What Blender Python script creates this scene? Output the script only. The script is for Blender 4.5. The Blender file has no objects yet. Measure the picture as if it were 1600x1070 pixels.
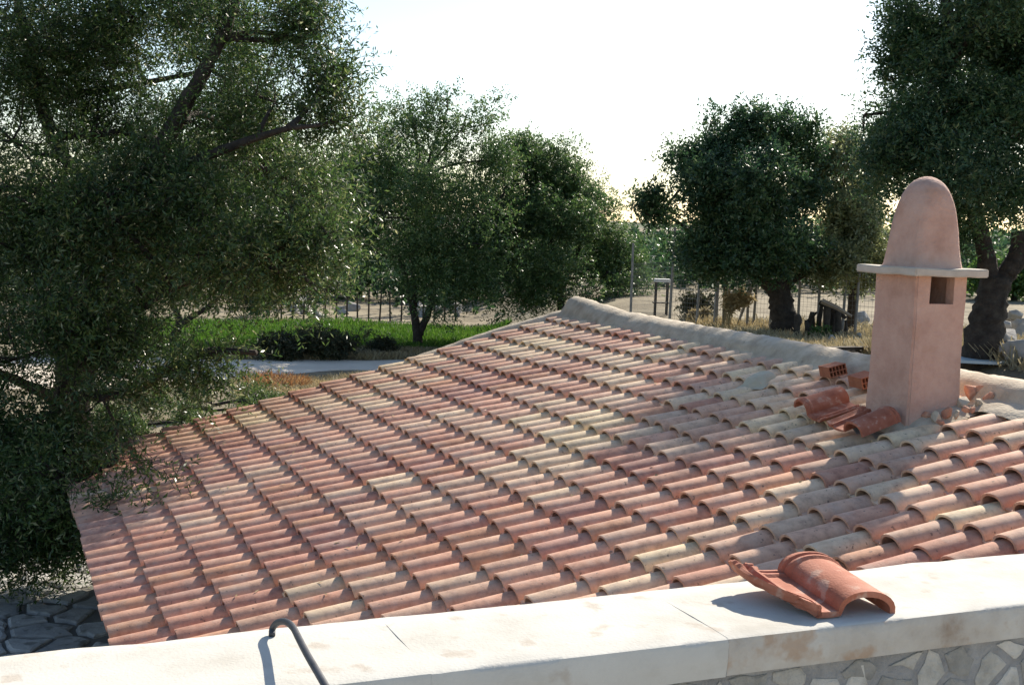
import bpy, bmesh, math, random
import numpy as np
from mathutils import Vector, Matrix, noise

sc = bpy.context.scene
COL = sc.collection
rng = np.random.default_rng(7)
random.seed(7)

# ------------------------------------------------------------------ camera
F = 1946.0                                   # focal length in photo pixels (photo 1600 x 1070)
RM = np.array([[0.92165122, -0.00197925, 0.38801431],
               [-0.38613331, -0.10315445, 0.91665709],
               [0.03821111, -0.99466338, -0.09583667]])   # camera (right, down, forward) -> world
CAM = np.array([0.0, 0.0, 4.85])
cd = bpy.data.cameras.new('camera'); cam = bpy.data.objects.new('camera', cd); COL.objects.link(cam)
cd.sensor_width = 36; cd.lens = F / 1600 * 36; cd.clip_start = 0.05; cd.clip_end = 3000
M = np.eye(4); M[:3, 0] = RM[:, 0]; M[:3, 1] = -RM[:, 1]; M[:3, 2] = -RM[:, 2]; M[:3, 3] = CAM
cam.matrix_world = Matrix(M.tolist())
sc.camera = cam

# ------------------------------------------------------------------ sky and sun
SUN_AZ = math.radians(53.0)                  # clockwise from +Y towards +X
SUN_EL = math.radians(35.0)
wd = bpy.data.worlds.new('World'); sc.world = wd; wd.use_nodes = True
nt = wd.node_tree
sky = nt.nodes.new('ShaderNodeTexSky'); sky.sky_type = 'NISHITA'; sky.sun_disc = False
sky.sun_elevation = SUN_EL; sky.sun_rotation = SUN_AZ
sky.air_density = 1.0; sky.dust_density = 0.6; sky.ozone_density = 1.0; sky.altitude = 0
bg = nt.nodes['Background']; bg.inputs['Strength'].default_value = 0.10
nt.links.new(sky.outputs[0], bg.inputs['Color'])
sl = bpy.data.lights.new('sun', 'SUN'); so = bpy.data.objects.new('sun', sl); COL.objects.link(so)
sl.energy = 5.0; sl.angle = math.radians(0.5); sl.color = (1.0, 0.91, 0.78)
to_sun = Vector((math.sin(SUN_AZ) * math.cos(SUN_EL), math.cos(SUN_AZ) * math.cos(SUN_EL), math.sin(SUN_EL)))
so.rotation_euler = to_sun.to_track_quat('Z', 'Y').to_euler()
so.location = (30, 20, 30)
sc.view_settings.view_transform = 'Standard'; sc.view_settings.look = 'None'
sc.view_settings.exposure = 0.84; sc.view_settings.gamma = 1.0

# ------------------------------------------------------------------ helpers
def ray(u, v): return RM @ np.array([(u - 800) / F, (v - 535) / F, 1.0])
def at(u, v, d): return CAM + ray(u, v) * d                 # d = distance along the view axis
def onz(u, v, z): r = ray(u, v); return CAM + r * ((z - CAM[2]) / r[2])
def sstep(a, b, x):
    t = np.clip((x - a) / (b - a), 0, 1); return t * t * (3 - 2 * t)
def terrain(x, y):
    x = np.asarray(x, float); y = np.asarray(y, float)
    return 0.6 + 1.9 * sstep(8.8, 13.6, x - 0.35 * np.maximum(0, y - 20)) \
        + 0.85 * np.exp(-((x - 13.5) ** 2 + (y - 12.5) ** 2) / 26.0) \
        + 0.05 * np.sin(x * .31 + 1) * np.sin(y * .23) * sstep(16, 40, np.hypot(x, y)) \
        + 2.0 * sstep(90, 260, np.hypot(x, y))
def ground(u, v):
    r = ray(u, v); s = 6.0
    while s < 300:
        p = CAM + r * s
        if p[2] <= terrain(p[0], p[1]): return np.array([p[0], p[1], float(terrain(p[0], p[1]))])
        s += 0.05
    return CAM + r * 300

def mesh_obj(name, verts, faces, mat, parent=None, smooth=False):
    me = bpy.data.meshes.new(name)
    me.from_pydata([tuple(map(float, v)) for v in verts], [], [tuple(map(int, f)) for f in faces])
    me.validate(); me.update()
    if smooth: me.shade_smooth()
    if mat: me.materials.append(mat)
    o = bpy.data.objects.new(name, me); COL.objects.link(o)
    if parent: o.parent = parent
    return o
def bm_obj(name, bm, mat, parent=None, smooth=False):
    bmesh.ops.recalc_face_normals(bm, faces=bm.faces[:])
    me = bpy.data.meshes.new(name); bm.to_mesh(me); bm.free()
    if smooth: me.shade_smooth()
    if mat: me.materials.append(mat)
    o = bpy.data.objects.new(name, me); COL.objects.link(o)
    if parent: o.parent = parent
    return o
def quads_obj(name, V, mat, parent=None, attr=None):
    """V: (n,4,3) loose quads"""
    n = len(V); me = bpy.data.meshes.new(name)
    me.vertices.add(n * 4); me.vertices.foreach_set('co', V.reshape(-1).astype(np.float32))
    me.loops.add(n * 4); me.loops.foreach_set('vertex_index', np.arange(n * 4, dtype=np.int32))
    me.polygons.add(n); me.polygons.foreach_set('loop_start', np.arange(0, n * 4, 4, dtype=np.int32))
    me.update(calc_edges=True)
    if mat: me.materials.append(mat)
    o = bpy.data.objects.new(name, me); COL.objects.link(o)
    if parent: o.parent = parent
    return o
def empty(name, loc=(0, 0, 0)):
    o = bpy.data.objects.new(name, None); COL.objects.link(o); o.location = [float(c) for c in loc]
    o.empty_display_size = 0.2
    return o
def tag(o, label=None, cat=None, group=None, kind=None):
    if label: o['label'] = label
    if cat: o['category'] = cat
    if group: o['group'] = group
    if kind: o['kind'] = kind
    return o
def thing(name, label, cat, group=None, loc=(0, 0, 0)):
    return tag(empty(name, loc), label, cat, group)
def box(bm, c, s, rot=None):
    """box of full size s at centre c, rot a 3x3 matrix"""
    m = Matrix.Translation(Vector([float(k) for k in c]))
    if rot is not None: m = m @ rot.to_4x4()
    m = m @ Matrix.Diagonal((s[0], s[1], s[2], 1))
    return bmesh.ops.create_cube(bm, size=1, matrix=m)['verts']
def tube(bm, pts, rads, sides=8, rough=0.0, cap=True):
    pts = [Vector([float(c) for c in p]) for p in pts]; rings = []
    n = len(pts); ref = Vector((0.3, 0.2, 1)).normalized()
    for k, p in enumerate(pts):
        d = (pts[min(k + 1, n - 1)] - pts[max(k - 1, 0)])
        if d.length < 1e-6: d = Vector((0, 0, 1))
        d.normalize()
        a = d.cross(Vector((1, 0, 0)) if abs(d.x) < .8 else Vector((0, 1, 0))).normalized()
        if rings and k > 0:
            a = (pa - d * pa.dot(d)).normalized()
        pa = a; b = d.cross(a); r = rads[k] if hasattr(rads, '__len__') else rads
        ring = []
        for s in range(sides):
            t = 2 * math.pi * s / sides
            q = a * math.cos(t) + b * math.sin(t)
            rr = r
            if rough: rr *= 1 + rough * noise.noise((p + q * r * 2.2) * (0.55 / max(r, .03)))
            ring.append(bm.verts.new(p + q * rr))
        rings.append(ring)
    for k in range(n - 1):
        for s in range(sides):
            bm.faces.new((rings[k][s], rings[k][(s + 1) % sides], rings[k + 1][(s + 1) % sides], rings[k + 1][s]))
    if cap:
        bm.faces.new(rings[0][::-1]); bm.faces.new(rings[-1])
def spline(pts, n):
    """Catmull-Rom through pts"""
    P = [np.array(p, float) for p in pts]; P = [2 * P[0] - P[1]] + P + [2 * P[-1] - P[-2]]; out = []
    for k in range(1, len(P) - 2):
        for s in range(n):
            t = s / n
            out.append(.5 * ((2 * P[k]) + (-P[k-1] + P[k+1]) * t + (2*P[k-1] - 5*P[k] + 4*P[k+1] - P[k+2]) * t*t + (-P[k-1] + 3*P[k] - 3*P[k+1] + P[k+2]) * t**3))
    out.append(P[-2]); return out

# ------------------------------------------------------------------ materials
def new_mat(name):
    m = bpy.data.materials.new(name); m.use_nodes = True
    return m, m.node_tree, m.node_tree.nodes['Principled BSDF']
def ramp(nt, stops):
    r = nt.nodes.new('ShaderNodeValToRGB'); cr = r.color_ramp
    while len(cr.elements) < len(stops): cr.elements.new(0.5)
    for e, (p, c) in zip(cr.elements, stops): e.position = p; e.color = (*c, 1) if len(c) == 3 else c
    return r
def noise_mat(name, stops, scale=5, rough=.9, bump=.3, bscale=60, bdist=.01, detail=8, spots=None, coords='Object', spec=.3, vary=0.0):
    m, nt, b = new_mat(name); N = nt.nodes; L = nt.links
    tc = N.new('ShaderNodeTexCoord')
    n1 = N.new('ShaderNodeTexNoise'); n1.inputs['Scale'].default_value = scale; n1.inputs['Detail'].default_value = detail
    n1.inputs['Roughness'].default_value = .62
    L.new(tc.outputs[coords], n1.inputs['Vector'])
    r = ramp(nt, stops); L.new(n1.outputs['Fac'], r.inputs['Fac'])
    col = r.outputs['Color']
    if spots:
        sscale, thr, scol, amt = spots
        n3 = N.new('ShaderNodeTexNoise'); n3.inputs['Scale'].default_value = sscale; n3.inputs['Detail'].default_value = 5
        L.new(tc.outputs[coords], n3.inputs['Vector'])
        r3 = ramp(nt, [(thr, (0, 0, 0)), (min(1, thr + .08), (amt, amt, amt))]); L.new(n3.outputs['Fac'], r3.inputs['Fac'])
        mx = N.new('ShaderNodeMix'); mx.data_type = 'RGBA'
        L.new(r3.outputs['Color'], mx.inputs['Factor']); L.new(col, mx.inputs['A']); mx.inputs['B'].default_value = (*scol, 1)
        col = mx.outputs['Result']
    if vary:
        oi = N.new('ShaderNodeObjectInfo'); rv = ramp(nt, [(0, (1 - vary,) * 3), (.5, (1, .98, .95)), (1, (1 + vary * .6, 1 + vary * .55, 1 + vary * .5))]); L.new(oi.outputs['Random'], rv.inputs['Fac'])
        mv = N.new('ShaderNodeMix'); mv.data_type = 'RGBA'; mv.blend_type = 'MULTIPLY'; mv.inputs['Factor'].default_value = 1
        L.new(col, mv.inputs['A']); L.new(rv.outputs['Color'], mv.inputs['B']); col = mv.outputs['Result']
    L.new(col, b.inputs['Base Color'])
    b.inputs['Roughness'].default_value = rough; b.inputs['Specular IOR Level'].default_value = spec
    if bump:
        n2 = N.new('ShaderNodeTexNoise'); n2.inputs['Scale'].default_value = bscale; n2.inputs['Detail'].default_value = 6
        L.new(tc.outputs[coords], n2.inputs['Vector'])
        bp = N.new('ShaderNodeBump'); bp.inputs['Strength'].default_value = bump; bp.inputs['Distance'].default_value = bdist
        L.new(n2.outputs['Fac'], bp.inputs['Height']); L.new(bp.outputs['Normal'], b.inputs['Normal'])
    return m
def tile_mat(name, source):
    m, nt, b = new_mat(name); N = nt.nodes; L = nt.links
    if source == 'object':
        ci = N.new('ShaderNodeObjectInfo'); c0 = ci.outputs['Color']
    else:
        ci = N.new('ShaderNodeAttribute'); ci.attribute_name = 'tint'; c0 = ci.outputs['Color']
    ge = N.new('ShaderNodeNewGeometry')
    n1 = N.new('ShaderNodeTexNoise'); n1.inputs['Scale'].default_value = 14; n1.inputs['Detail'].default_value = 8; n1.inputs['Roughness'].default_value = .68
    L.new(ge.outputs['Position'], n1.inputs['Vector'])
    r1 = ramp(nt, [(.28, (.62, .60, .62)), (.5, (1, 1, 1)), (.72, (1.2, 1.24, 1.22))]); L.new(n1.outputs['Fac'], r1.inputs['Fac'])
    mx = N.new('ShaderNodeMix'); mx.data_type = 'RGBA'; mx.blend_type = 'MULTIPLY'; mx.inputs['Factor'].default_value = 1
    L.new(c0, mx.inputs['A']); L.new(r1.outputs['Color'], mx.inputs['B'])
    # pale mineral dust in soft patches, and dark specks of lichen
    n2 = N.new('ShaderNodeTexNoise'); n2.inputs['Scale'].default_value = 5.5; n2.inputs['Detail'].default_value = 7; n2.inputs['Roughness'].default_value = .7
    L.new(ge.outputs['Position'], n2.inputs['Vector'])
    r2 = ramp(nt, [(.48, (0, 0, 0)), (.75, (.45, .45, .45))]); L.new(n2.outputs['Fac'], r2.inputs['Fac'])
    m2 = N.new('ShaderNodeMix'); m2.data_type = 'RGBA'; L.new(r2.outputs['Color'], m2.inputs['Factor'])
    L.new(mx.outputs['Result'], m2.inputs['A']); m2.inputs['B'].default_value = (.62, .53, .44, 1)
    n3 = N.new('ShaderNodeTexNoise'); n3.inputs['Scale'].default_value = 33; n3.inputs['Detail'].default_value = 3
    L.new(ge.outputs['Position'], n3.inputs['Vector'])
    r3 = ramp(nt, [(.66, (0, 0, 0)), (.72, (.75, .75, .75))]); L.new(n3.outputs['Fac'], r3.inputs['Fac'])
    m3 = N.new('ShaderNodeMix'); m3.data_type = 'RGBA'; L.new(r3.outputs['Color'], m3.inputs['Factor'])
    L.new(m2.outputs['Result'], m3.inputs['A']); m3.inputs['B'].default_value = (.12, .095, .08, 1)
    L.new(m3.outputs['Result'], b.inputs['Base Color'])
    b.inputs['Roughness'].default_value = .8; b.inputs['Specular IOR Level'].default_value = .3
    n4 = N.new('ShaderNodeTexNoise'); n4.inputs['Scale'].default_value = 130; n4.inputs['Detail'].default_value = 5
    L.new(ge.outputs['Position'], n4.inputs['Vector'])
    bp = N.new('ShaderNodeBump'); bp.inputs['Strength'].default_value = .35; bp.inputs['Distance'].default_value = .004
    L.new(n4.outputs['Fac'], bp.inputs['Height']); L.new(bp.outputs['Normal'], b.inputs['Normal'])
    return m
def leaf_mat(name, stops, trans=.35, rough=.42):
    m, nt, b = new_mat(name); N = nt.nodes; L = nt.links
    ge = N.new('ShaderNodeNewGeometry')
    r = ramp(nt, stops); L.new(ge.outputs['Random Per Island'], r.inputs['Fac'])
    n1 = N.new('ShaderNodeTexNoise'); n1.inputs['Scale'].default_value = 1.1; n1.inputs['Detail'].default_value = 3
    L.new(ge.outputs['Position'], n1.inputs['Vector'])
    r1 = ramp(nt, [(.3, (.75, .82, .85)), (.7, (1.3, 1.2, .95))]); L.new(n1.outputs['Fac'], r1.inputs['Fac'])
    mx = N.new('ShaderNodeMix'); mx.data_type = 'RGBA'; mx.blend_type = 'MULTIPLY'; mx.inputs['Factor'].default_value = 1
    L.new(r.outputs['Color'], mx.inputs['A']); L.new(r1.outputs['Color'], mx.inputs['B'])
    L.new(mx.outputs['Result'], b.inputs['Base Color']); b.inputs['Roughness'].default_value = rough
    b.inputs['Specular IOR Level'].default_value = .5
    tr = N.new('ShaderNodeBsdfTranslucent'); L.new(mx.outputs['Result'], tr.inputs['Color'])
    ms = N.new('ShaderNodeMixShader'); ms.inputs['Fac'].default_value = trans
    L.new(b.outputs[0], ms.inputs[1]); L.new(tr.outputs[0], ms.inputs[2])
    L.new(ms.outputs[0], N['Material Output'].inputs['Surface'])
    return m

MT = {}
MT['tile'] = tile_mat('tile_object', 'object')
MT['tile_a'] = tile_mat('tile_attribute', 'attr')
MT['new_tile'] = noise_mat('new_tile', [(.3, (.28, .085, .048)), (.5, (.38, .135, .08)), (.72, (.46, .21, .145))], 11, .85, .5, 150, .003, detail=12, spots=(22, .58, (.5, .34, .26), .55))
MT['coping'] = noise_mat('coping_white', [(.25, (.42, .395, .34)), (.5, (.53, .515, .465)), (.8, (.59, .58, .53))], 4.5, .92, .45, 110, .003, detail=12, spots=(11, .61, (.36, .29, .22), .5))
MT['coping_dirty'] = noise_mat('coping_stained', [(.3, (.28, .21, .15)), (.48, (.46, .42, .36)), (.8, (.6, .58, .52))], 5, .92, .7, 40, .008, detail=12, spots=(8, .56, (.38, .24, .14), .6))
MT['mortar'] = noise_mat('ridge_mortar', [(.25, (.33, .27, .20)), (.55, (.50, .43, .33)), (.8, (.60, .53, .42))], 7, .95, .6, 45, .012, spots=(9, .68, (.16, .14, .12), .7))
MT['wall_mortar'] = noise_mat('wall_mortar', [(.3, (.20, .20, .195)), (.7, (.36, .355, .34))], 12, .95, .9, 70, .012)
MT['wall_stone'] = noise_mat('wall_stone', [(.3, (.30, .29, .26)), (.5, (.42, .41, .37)), (.75, (.52, .5, .46))], 14, .92, .8, 60, .012, vary=.4)
MT['plaster'] = noise_mat('pink_plaster', [(.28, (.42, .255, .195)), (.5, (.54, .355, .28)), (.75, (.62, .43, .345))], 4.5, .95, .9, 42, .010, detail=12, spots=(3.2, .58, (.46, .26, .17), .5))
MT['slab'] = noise_mat('slab_concrete', [(.3, (.42, .38, .32)), (.7, (.58, .54, .46))], 5, .92, .35, 80, .004)
MT['housewall'] = noise_mat('house_render', [(.3, (.5, .45, .38)), (.7, (.6, .55, .47))], 2, .95, .3, 60, .005)
MT['hose'] = noise_mat('grey_hose', [(.3, (.035, .037, .042)), (.7, (.075, .077, .085))], 18, .55, .3, 60, .001)
MT['brick'] = noise_mat('clay_brick', [(.3, (.30, .105, .055)), (.7, (.42, .17, .095))], 14, .9, .4, 90, .003, coords='Object')
MT['rubble'] = noise_mat('rubble_clay', [(.3, (.38, .17, .11)), (.7, (.5, .30, .21))], 10, .95, .6, 50, .008)
MT['splash'] = noise_mat('dry_mortar', [(.3, (.42, .38, .28)), (.7, (.55, .5, .38))], 9, .95, .6, 50, .006)
MT['bark'] = noise_mat('olive_bark', [(.3, (.022, .018, .015)), (.55, (.048, .040, .033)), (.8, (.085, .074, .06))], 9, .95, 1.0, 12, .05)
MT['ground'] = noise_mat('dry_ground', [(.25, (.085, .075, .045)), (.42, (.17, .14, .09)), (.6, (.27, .23, .155)), (.8, (.11, .115, .06))], .6, .97, .6, 9, .05, detail=12)
MT['road'] = noise_mat('gravel_road', [(.3, (.58, .50, .40)), (.7, (.72, .64, .52))], .9, .95, .5, 25, .02, detail=12)
MT['field'] = noise_mat('field_soil', [(.3, (.07, .10, .03)), (.7, (.12, .14, .05))], 1.2, .95, .4, 20, .02)
MT['paving'] = noise_mat('paving_bed', [(.3, (.10, .095, .085)), (.7, (.17, .16, .14))], 3, .95, .5, 30, .02)
MT['pstone'] = noise_mat('paving_stone', [(.3, (.30, .30, .29)), (.7, (.48, .475, .45))], 5, .9, .8, 22, .02, spots=(7, .58, (.1, .1, .08), .6), vary=.3)
MT['terrace'] = noise_mat('terrace_concrete', [(.3, (.52, .46, .38)), (.7, (.62, .56, .48))], 1.5, .9, .2, 40, .004)
MT['post'] = noise_mat('fence_post', [(.3, (.16, .16, .155)), (.7, (.28, .28, .27))], 9, .8, .3, 50, .004)
MT['wood_dark'] = noise_mat('dark_wood', [(.3, (.03, .025, .02)), (.7, (.08, .065, .05))], 8, .9, .6, 30, .01)
MT['wood_pale'] = noise_mat('weathered_wood', [(.3, (.22, .17, .12)), (.7, (.36, .30, .23))], 8, .9, .5, 30, .01)
MT['white'] = noise_mat('white_board', [(.3, (.68, .67, .64)), (.7, (.78, .77, .75))], 5, .6, .1, 40, .002)
MT['bluesheet'] = noise_mat('pale_sheet', [(.3, (.42, .5, .54)), (.7, (.52, .6, .63))], 5, .5, .1, 40, .002)
MT['stone'] = noise_mat('field_stone', [(.3, (.25, .24, .22)), (.7, (.42, .4, .37))], 3, .95, .7, 12, .03)
MT['straw'] = leaf_mat('straw', [(0, (.27, .22, .13)), (.5, (.36, .30, .19)), (1, (.47, .41, .29))], .3, .8)
MT['orangeweed'] = leaf_mat('rust_weed', [(0, (.28, .12, .05)), (.6, (.38, .20, .09)), (1, (.45, .33, .17))], .3, .8)
MT['grass'] = leaf_mat('green_grass', [(0, (.04, .11, .012)), (.5, (.065, .16, .018)), (1, (.13, .22, .04))], .45, .6)
MT['leaf_near'] = leaf_mat('olive_leaf_near', [(0, (0.031, 0.069, 0.024)), (.5, (0.055, 0.108, 0.033)), (.85, (0.102, 0.158, 0.050)), (.92, (0.16, 0.20, 0.085)), (1, (0.34, 0.36, 0.22))], .48, .36)
MT['leaf'] = leaf_mat('olive_leaf', [(0, (0.036, 0.082, 0.029)), (.5, (0.062, 0.124, 0.040)), (.88, (0.120, 0.185, 0.066)), (1, (0.27, 0.31, 0.17))], .48, .42)
MT['leaf_dark'] = leaf_mat('olive_leaf_dark', [(0, (0.024, 0.063, 0.031)), (.5, (0.043, 0.098, 0.042)), (.9, (0.086, 0.145, 0.061)), (1, (0.20, 0.25, 0.14))], .46, .42)
MT['leaf_pale'] = leaf_mat('olive_leaf_pale', [(0, (.12, .15, .07)), (.5, (.18, .21, .10)), (1, (.30, .32, .19))], .5, .45)
MT['leaf_fresh'] = leaf_mat('fresh_leaf', [(0, (.05, .11, .025)), (.5, (.08, .16, .035)), (1, (.13, .21, .06))], .45, .45)
MT['leaf_bush'] = leaf_mat('bush_leaf', [(0, (.02, .035, .016)), (.5, (.04, .055, .022)), (1, (.09, .075, .04))], .25, .6)

# ------------------------------------------------------------------ the ground
def terrain_sheet():
    ax = np.concatenate([-np.geomspace(12, 700, 26)[::-1], np.arange(-11, 40, 1.0), np.geomspace(41, 900, 34)])
    ay = np.concatenate([-np.geomspace(12, 500, 18)[::-1], np.arange(-11, 70, 1.0), np.geomspace(72, 1200, 34)])
    X, Y = np.meshgrid(ax, ay, indexing='ij'); Z = terrain(X, Y)
    V = np.stack([X, Y, Z], -1).reshape(-1, 3); ny = len(ay)
    Fc = [(i * ny + j, (i + 1) * ny + j, (i + 1) * ny + j + 1, i * ny + j + 1) for i in range(len(ax) - 1) for j in range(ny - 1)]
    return tag(mesh_obj('ground', V, Fc, MT['ground'], smooth=True), kind='structure')
terrain_sheet()
def patch(name, corners, mat, dz, nu=40, nv=10, edge=.25):
    c = [np.array(k[:2]) for k in corners]; V = []; Fc = []
    for a in range(nu + 1):
        s = a / nu
        for b in range(nv + 1):
            t = b / nv
            p = (c[0] * (1 - s) + c[1] * s) * (1 - t) + (c[3] * (1 - s) + c[2] * s) * t
            if b in (0, nv):
                d = c[3] - c[0]; d /= np.linalg.norm(d)
                p = p + d * edge * noise.noise(Vector((p[0] * .5, p[1] * .5, b)))
            V.append((p[0], p[1], float(terrain(*p)) + dz))
    for a in range(nu):
        for b in range(nv):
            k = a * (nv + 1) + b; Fc.append((k, k + nv + 1, k + nv + 2, k + 1))
    return tag(mesh_obj(name, V, Fc, mat, smooth=True), kind='structure')
rn0, rn1 = ground(380, 590), ground(600, 580); rf0, rf1 = ground(380, 562), ground(600, 563)
def ext(p, q, t): return p + (q - p) * t
patch('gravel_road', [ext(rn0, rn1, -3), ext(rn0, rn1, 2.2), ext(rf0, rf1, 2.2), ext(rf0, rf1, -3)], MT['road'], .006, 120, 6, 1.1)
field_c = [ground(130, 549), ground(740, 549), ground(800, 503), ground(110, 500)]
patch('grass_field', field_c, MT['field'], .010, 50, 10, .6)

def blades(name, corners, n, h, w, mat, label, cat, lean=.35, keep=None):
    c = [np.array(k[:2]) for k in corners]
    s = rng.random(n); t = rng.random(n)
    P = ((c[0][None] * (1 - s)[:, None] + c[1][None] * s[:, None]) * (1 - t)[:, None] + (c[3][None] * (1 - s)[:, None] + c[2][None] * s[:, None]) * t[:, None])
    if keep is not None:
        k = np.array([keep(p) for p in P]); P = P[k]; n = len(P)
    Z = terrain(P[:, 0], P[:, 1]); hh = h * rng.uniform(.5, 1.25, n)
    hh *= np.array([.75 + .5 * noise.noise(Vector((p[0] * .6, p[1] * .6, 3))) + .25 for p in P])
    a = rng.random(n) * 6.283; dx = np.stack([np.cos(a), np.sin(a), np.zeros(n)], 1) * (w / 2)
    base = np.column_stack([P, Z]); ln = rng.normal(0, lean, (n, 2)) * hh[:, None]
    tip = base + np.column_stack([ln, hh])
    V = np.stack([base - dx, base + dx, tip + dx * .25, tip - dx * .25], 1)
    return tag(quads_obj(name, V, mat), label, cat, kind='stuff')
blades('field_grass', field_c, 48000, .24, .045, MT['grass'], 'bright green grass in the field beyond the gravel track', 'grass')
verge = [ground(370, 640), ground(600, 600), ground(620, 590), ground(360, 597)]
blades('verge_grass', verge, 9000, .16, .04, MT['straw'], 'dry straw-coloured grass on the near verge of the gravel track', 'grass', .6)
blades('far_verge_grass', [ground(360, 562), ground(720, 561), ground(720, 549), ground(360, 549)], 9000, .18, .05, MT['straw'], 'dry yellow grass between the gravel track and the green field', 'grass', .6)
blades('rust_weeds', [ground(395, 615), ground(480, 609), ground(480, 595), ground(395, 597)], 1100, .26, .05, MT['orangeweed'], 'rust-orange dry weeds beside the gravel track', 'weeds', .7)
blades('right_dry_grass', [ground(1290, 556), ground(1600, 585), ground(1600, 520), ground(1060, 500)], 16000, .2, .045, MT['straw'], 'dry straw grass on the ground behind the roof ridge', 'grass', .6)

# ------------------------------------------------------------------ cells: irregular stones
def cells(x0, x1, y0, y1, sx, sy, jit, gap, rs):
    pts = []
    nx = int((x1 - x0) / sx) + 3; ny = int((y1 - y0) / sy) + 3
    for a in range(nx):
        for b in range(ny):
            pts.append((x0 + (a - 1 + (.5 if b % 2 else 0)) * sx + rs.uniform(-jit, jit) * sx, y0 + (b - 1) * sy + rs.uniform(-jit, jit) * sy))
    P = np.array(pts); out = []
    for k, p in enumerate(P):
        if not (x0 <= p[0] <= x1 and y0 <= p[1] <= y1): continue
        poly = [(p[0] - sx * 2, p[1] - sy * 2), (p[0] + sx * 2, p[1] - sy * 2), (p[0] + sx * 2, p[1] + sy * 2), (p[0] - sx * 2, p[1] + sy * 2)]
        d = np.hypot((P[:, 0] - p[0]) / sx, (P[:, 1] - p[1]) / sy)
        for q in P[np.argsort(d)[1:14]]:
            nrm = q - p; ln = np.linalg.norm(nrm); nrm = nrm / ln; off = ln / 2 - gap / 2 * rs.uniform(.6, 1.5)
            new = []
            for e in range(len(poly)):
                A = np.array(poly[e]); B = np.array(poly[(e + 1) % len(poly)])
                da = (A - p) @ nrm - off; db = (B - p) @ nrm - off
                if da <= 0: new.append(tuple(A))
                if da * db < 0: new.append(tuple(A + (B - A) * (da / (da - db))))
            poly = new
            if len(poly) < 3: break
        if len(poly) >= 3: out.append((p, poly))
    return out
def slab_stone(name, poly, c, h, bev, mat, parent, to3, rs):
    """stone with a rounded rim: outer ring low, inner ring high"""
    n = len(poly); V = []; Fc = []
    # subdivide edges with a little wobble
    ring = []
    for e in range(n):
        A = np.array(poly[e]); B = np.array(poly[(e + 1) % n])
        ring.append(A * .93 + (poly[e-1] if False else A) * .07)
        if np.linalg.norm(B - A) > bev * 5: ring.append((A + B) / 2 + rs.normal(0, bev * .5, 2))
    m = len(ring)
    for k in ring: V.append(to3(k[0], k[1], -h))
    for k in ring: V.append(to3(k[0], k[1], h * .35))
    for k in ring:
        d = np.array(c) - k; d /= max(np.linalg.norm(d), 1e-6)
        V.append(to3(*(k + d * bev), h * rs.uniform(.8, 1.1)))
    for k in range(m):
        l = (k + 1) % m
        Fc += [(k, l, m + l, m + k), (m + k, m + l, 2 * m + l, 2 * m + k)]
    Fc.append(tuple(range(2 * m, 3 * m)))
    return mesh_obj(name, V, Fc, mat, parent)

pv = tag(mesh_obj('paving', [(-7, 5, .99), (4.5, 5, .99), (4.5, 17.5, .99), (-7, 17.5, .99), (-7, 5, .4), (4.5, 5, .4), (4.5, 17.5, .4), (-7, 17.5, .4)],
    [(0, 1, 2, 3), (0, 4, 5, 1), (1, 5, 6, 2), (2, 6, 7, 3), (3, 7, 4, 0)], MT['paving']), kind='structure')
rs = np.random.default_rng(3)
for c, poly in cells(-1.4, 1.9, 8.8, 16.0, .42, .36, .42, .055, rs):
    if max(p[0] for p in poly) > 1.26 and min(p[1] for p in poly) < 13.3: continue
    slab_stone('paving_stone', poly, c, .022, .03, MT['pstone'], pv, lambda x, y, z: (x, y, 1.0 + z), rs)

# ------------------------------------------------------------------ the tiled house
TX, TY, TZ = 0.66164, 13.32078, 2.28541            # crest of the first tile (eave, far corner)
CA = np.array([0.33783, 0, 0.09148]); CB = np.array([0, -0.22115, 0])
SL = math.atan2(CA[2], CA[0])
NROW, NCOL = 17, 48
def roof_z(x): return TZ + (x - TX) * CA[2] / CA[0]
house = thing('house', 'low house with a clay tiled roof and mortared ridge behind the white coping', 'house', loc=(0, 0, 0))
roof = None
# deck under the tiles
dk = .125
xr = 6.5; zr = roof_z(xr)
xe = 10.2; ze = zr - (xe - xr) * math.tan(SL)
yA, yB = 13.36, 2.84
V = []
for y in (yA, yB):
    V += [(TX + .1, y, roof_z(TX + .1) - dk), (xr, y, zr - dk), (xe, y, ze - dk), (xe, y, ze - dk - .06), (xr, y, zr - dk - .06), (TX + .1, y, roof_z(TX + .1) - dk - .06)]
roof = mesh_obj('roof', V, [(0, 1, 7, 6), (1, 2, 8, 7), (2, 3, 9, 8), (3, 4, 10, 9), (4, 5, 11, 10), (5, 0, 6, 11), (0, 5, 4, 1), (1, 4, 3, 2), (6, 7, 10, 11), (7, 8, 9, 10)], MT['housewall'], house)
# walls with gable ends
V = []
for y in (13.2, 2.86):
    V += [(1.3, y, .4), (9.8, y, .4), (9.8, y, roof_z(xr) - (9.8 - xr) * math.tan(SL) - dk - .062), (xr, y, zr - dk - .062), (1.3, y, roof_z(1.3) - dk - .062)]
mesh_obj('wall', V, [(0, 1, 2, 3, 4), (9, 8, 7, 6, 5), (0, 4, 9, 5), (2, 1, 6, 7), (4, 3, 8, 9), (3, 2, 7, 8)], MT['housewall'], house)

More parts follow.
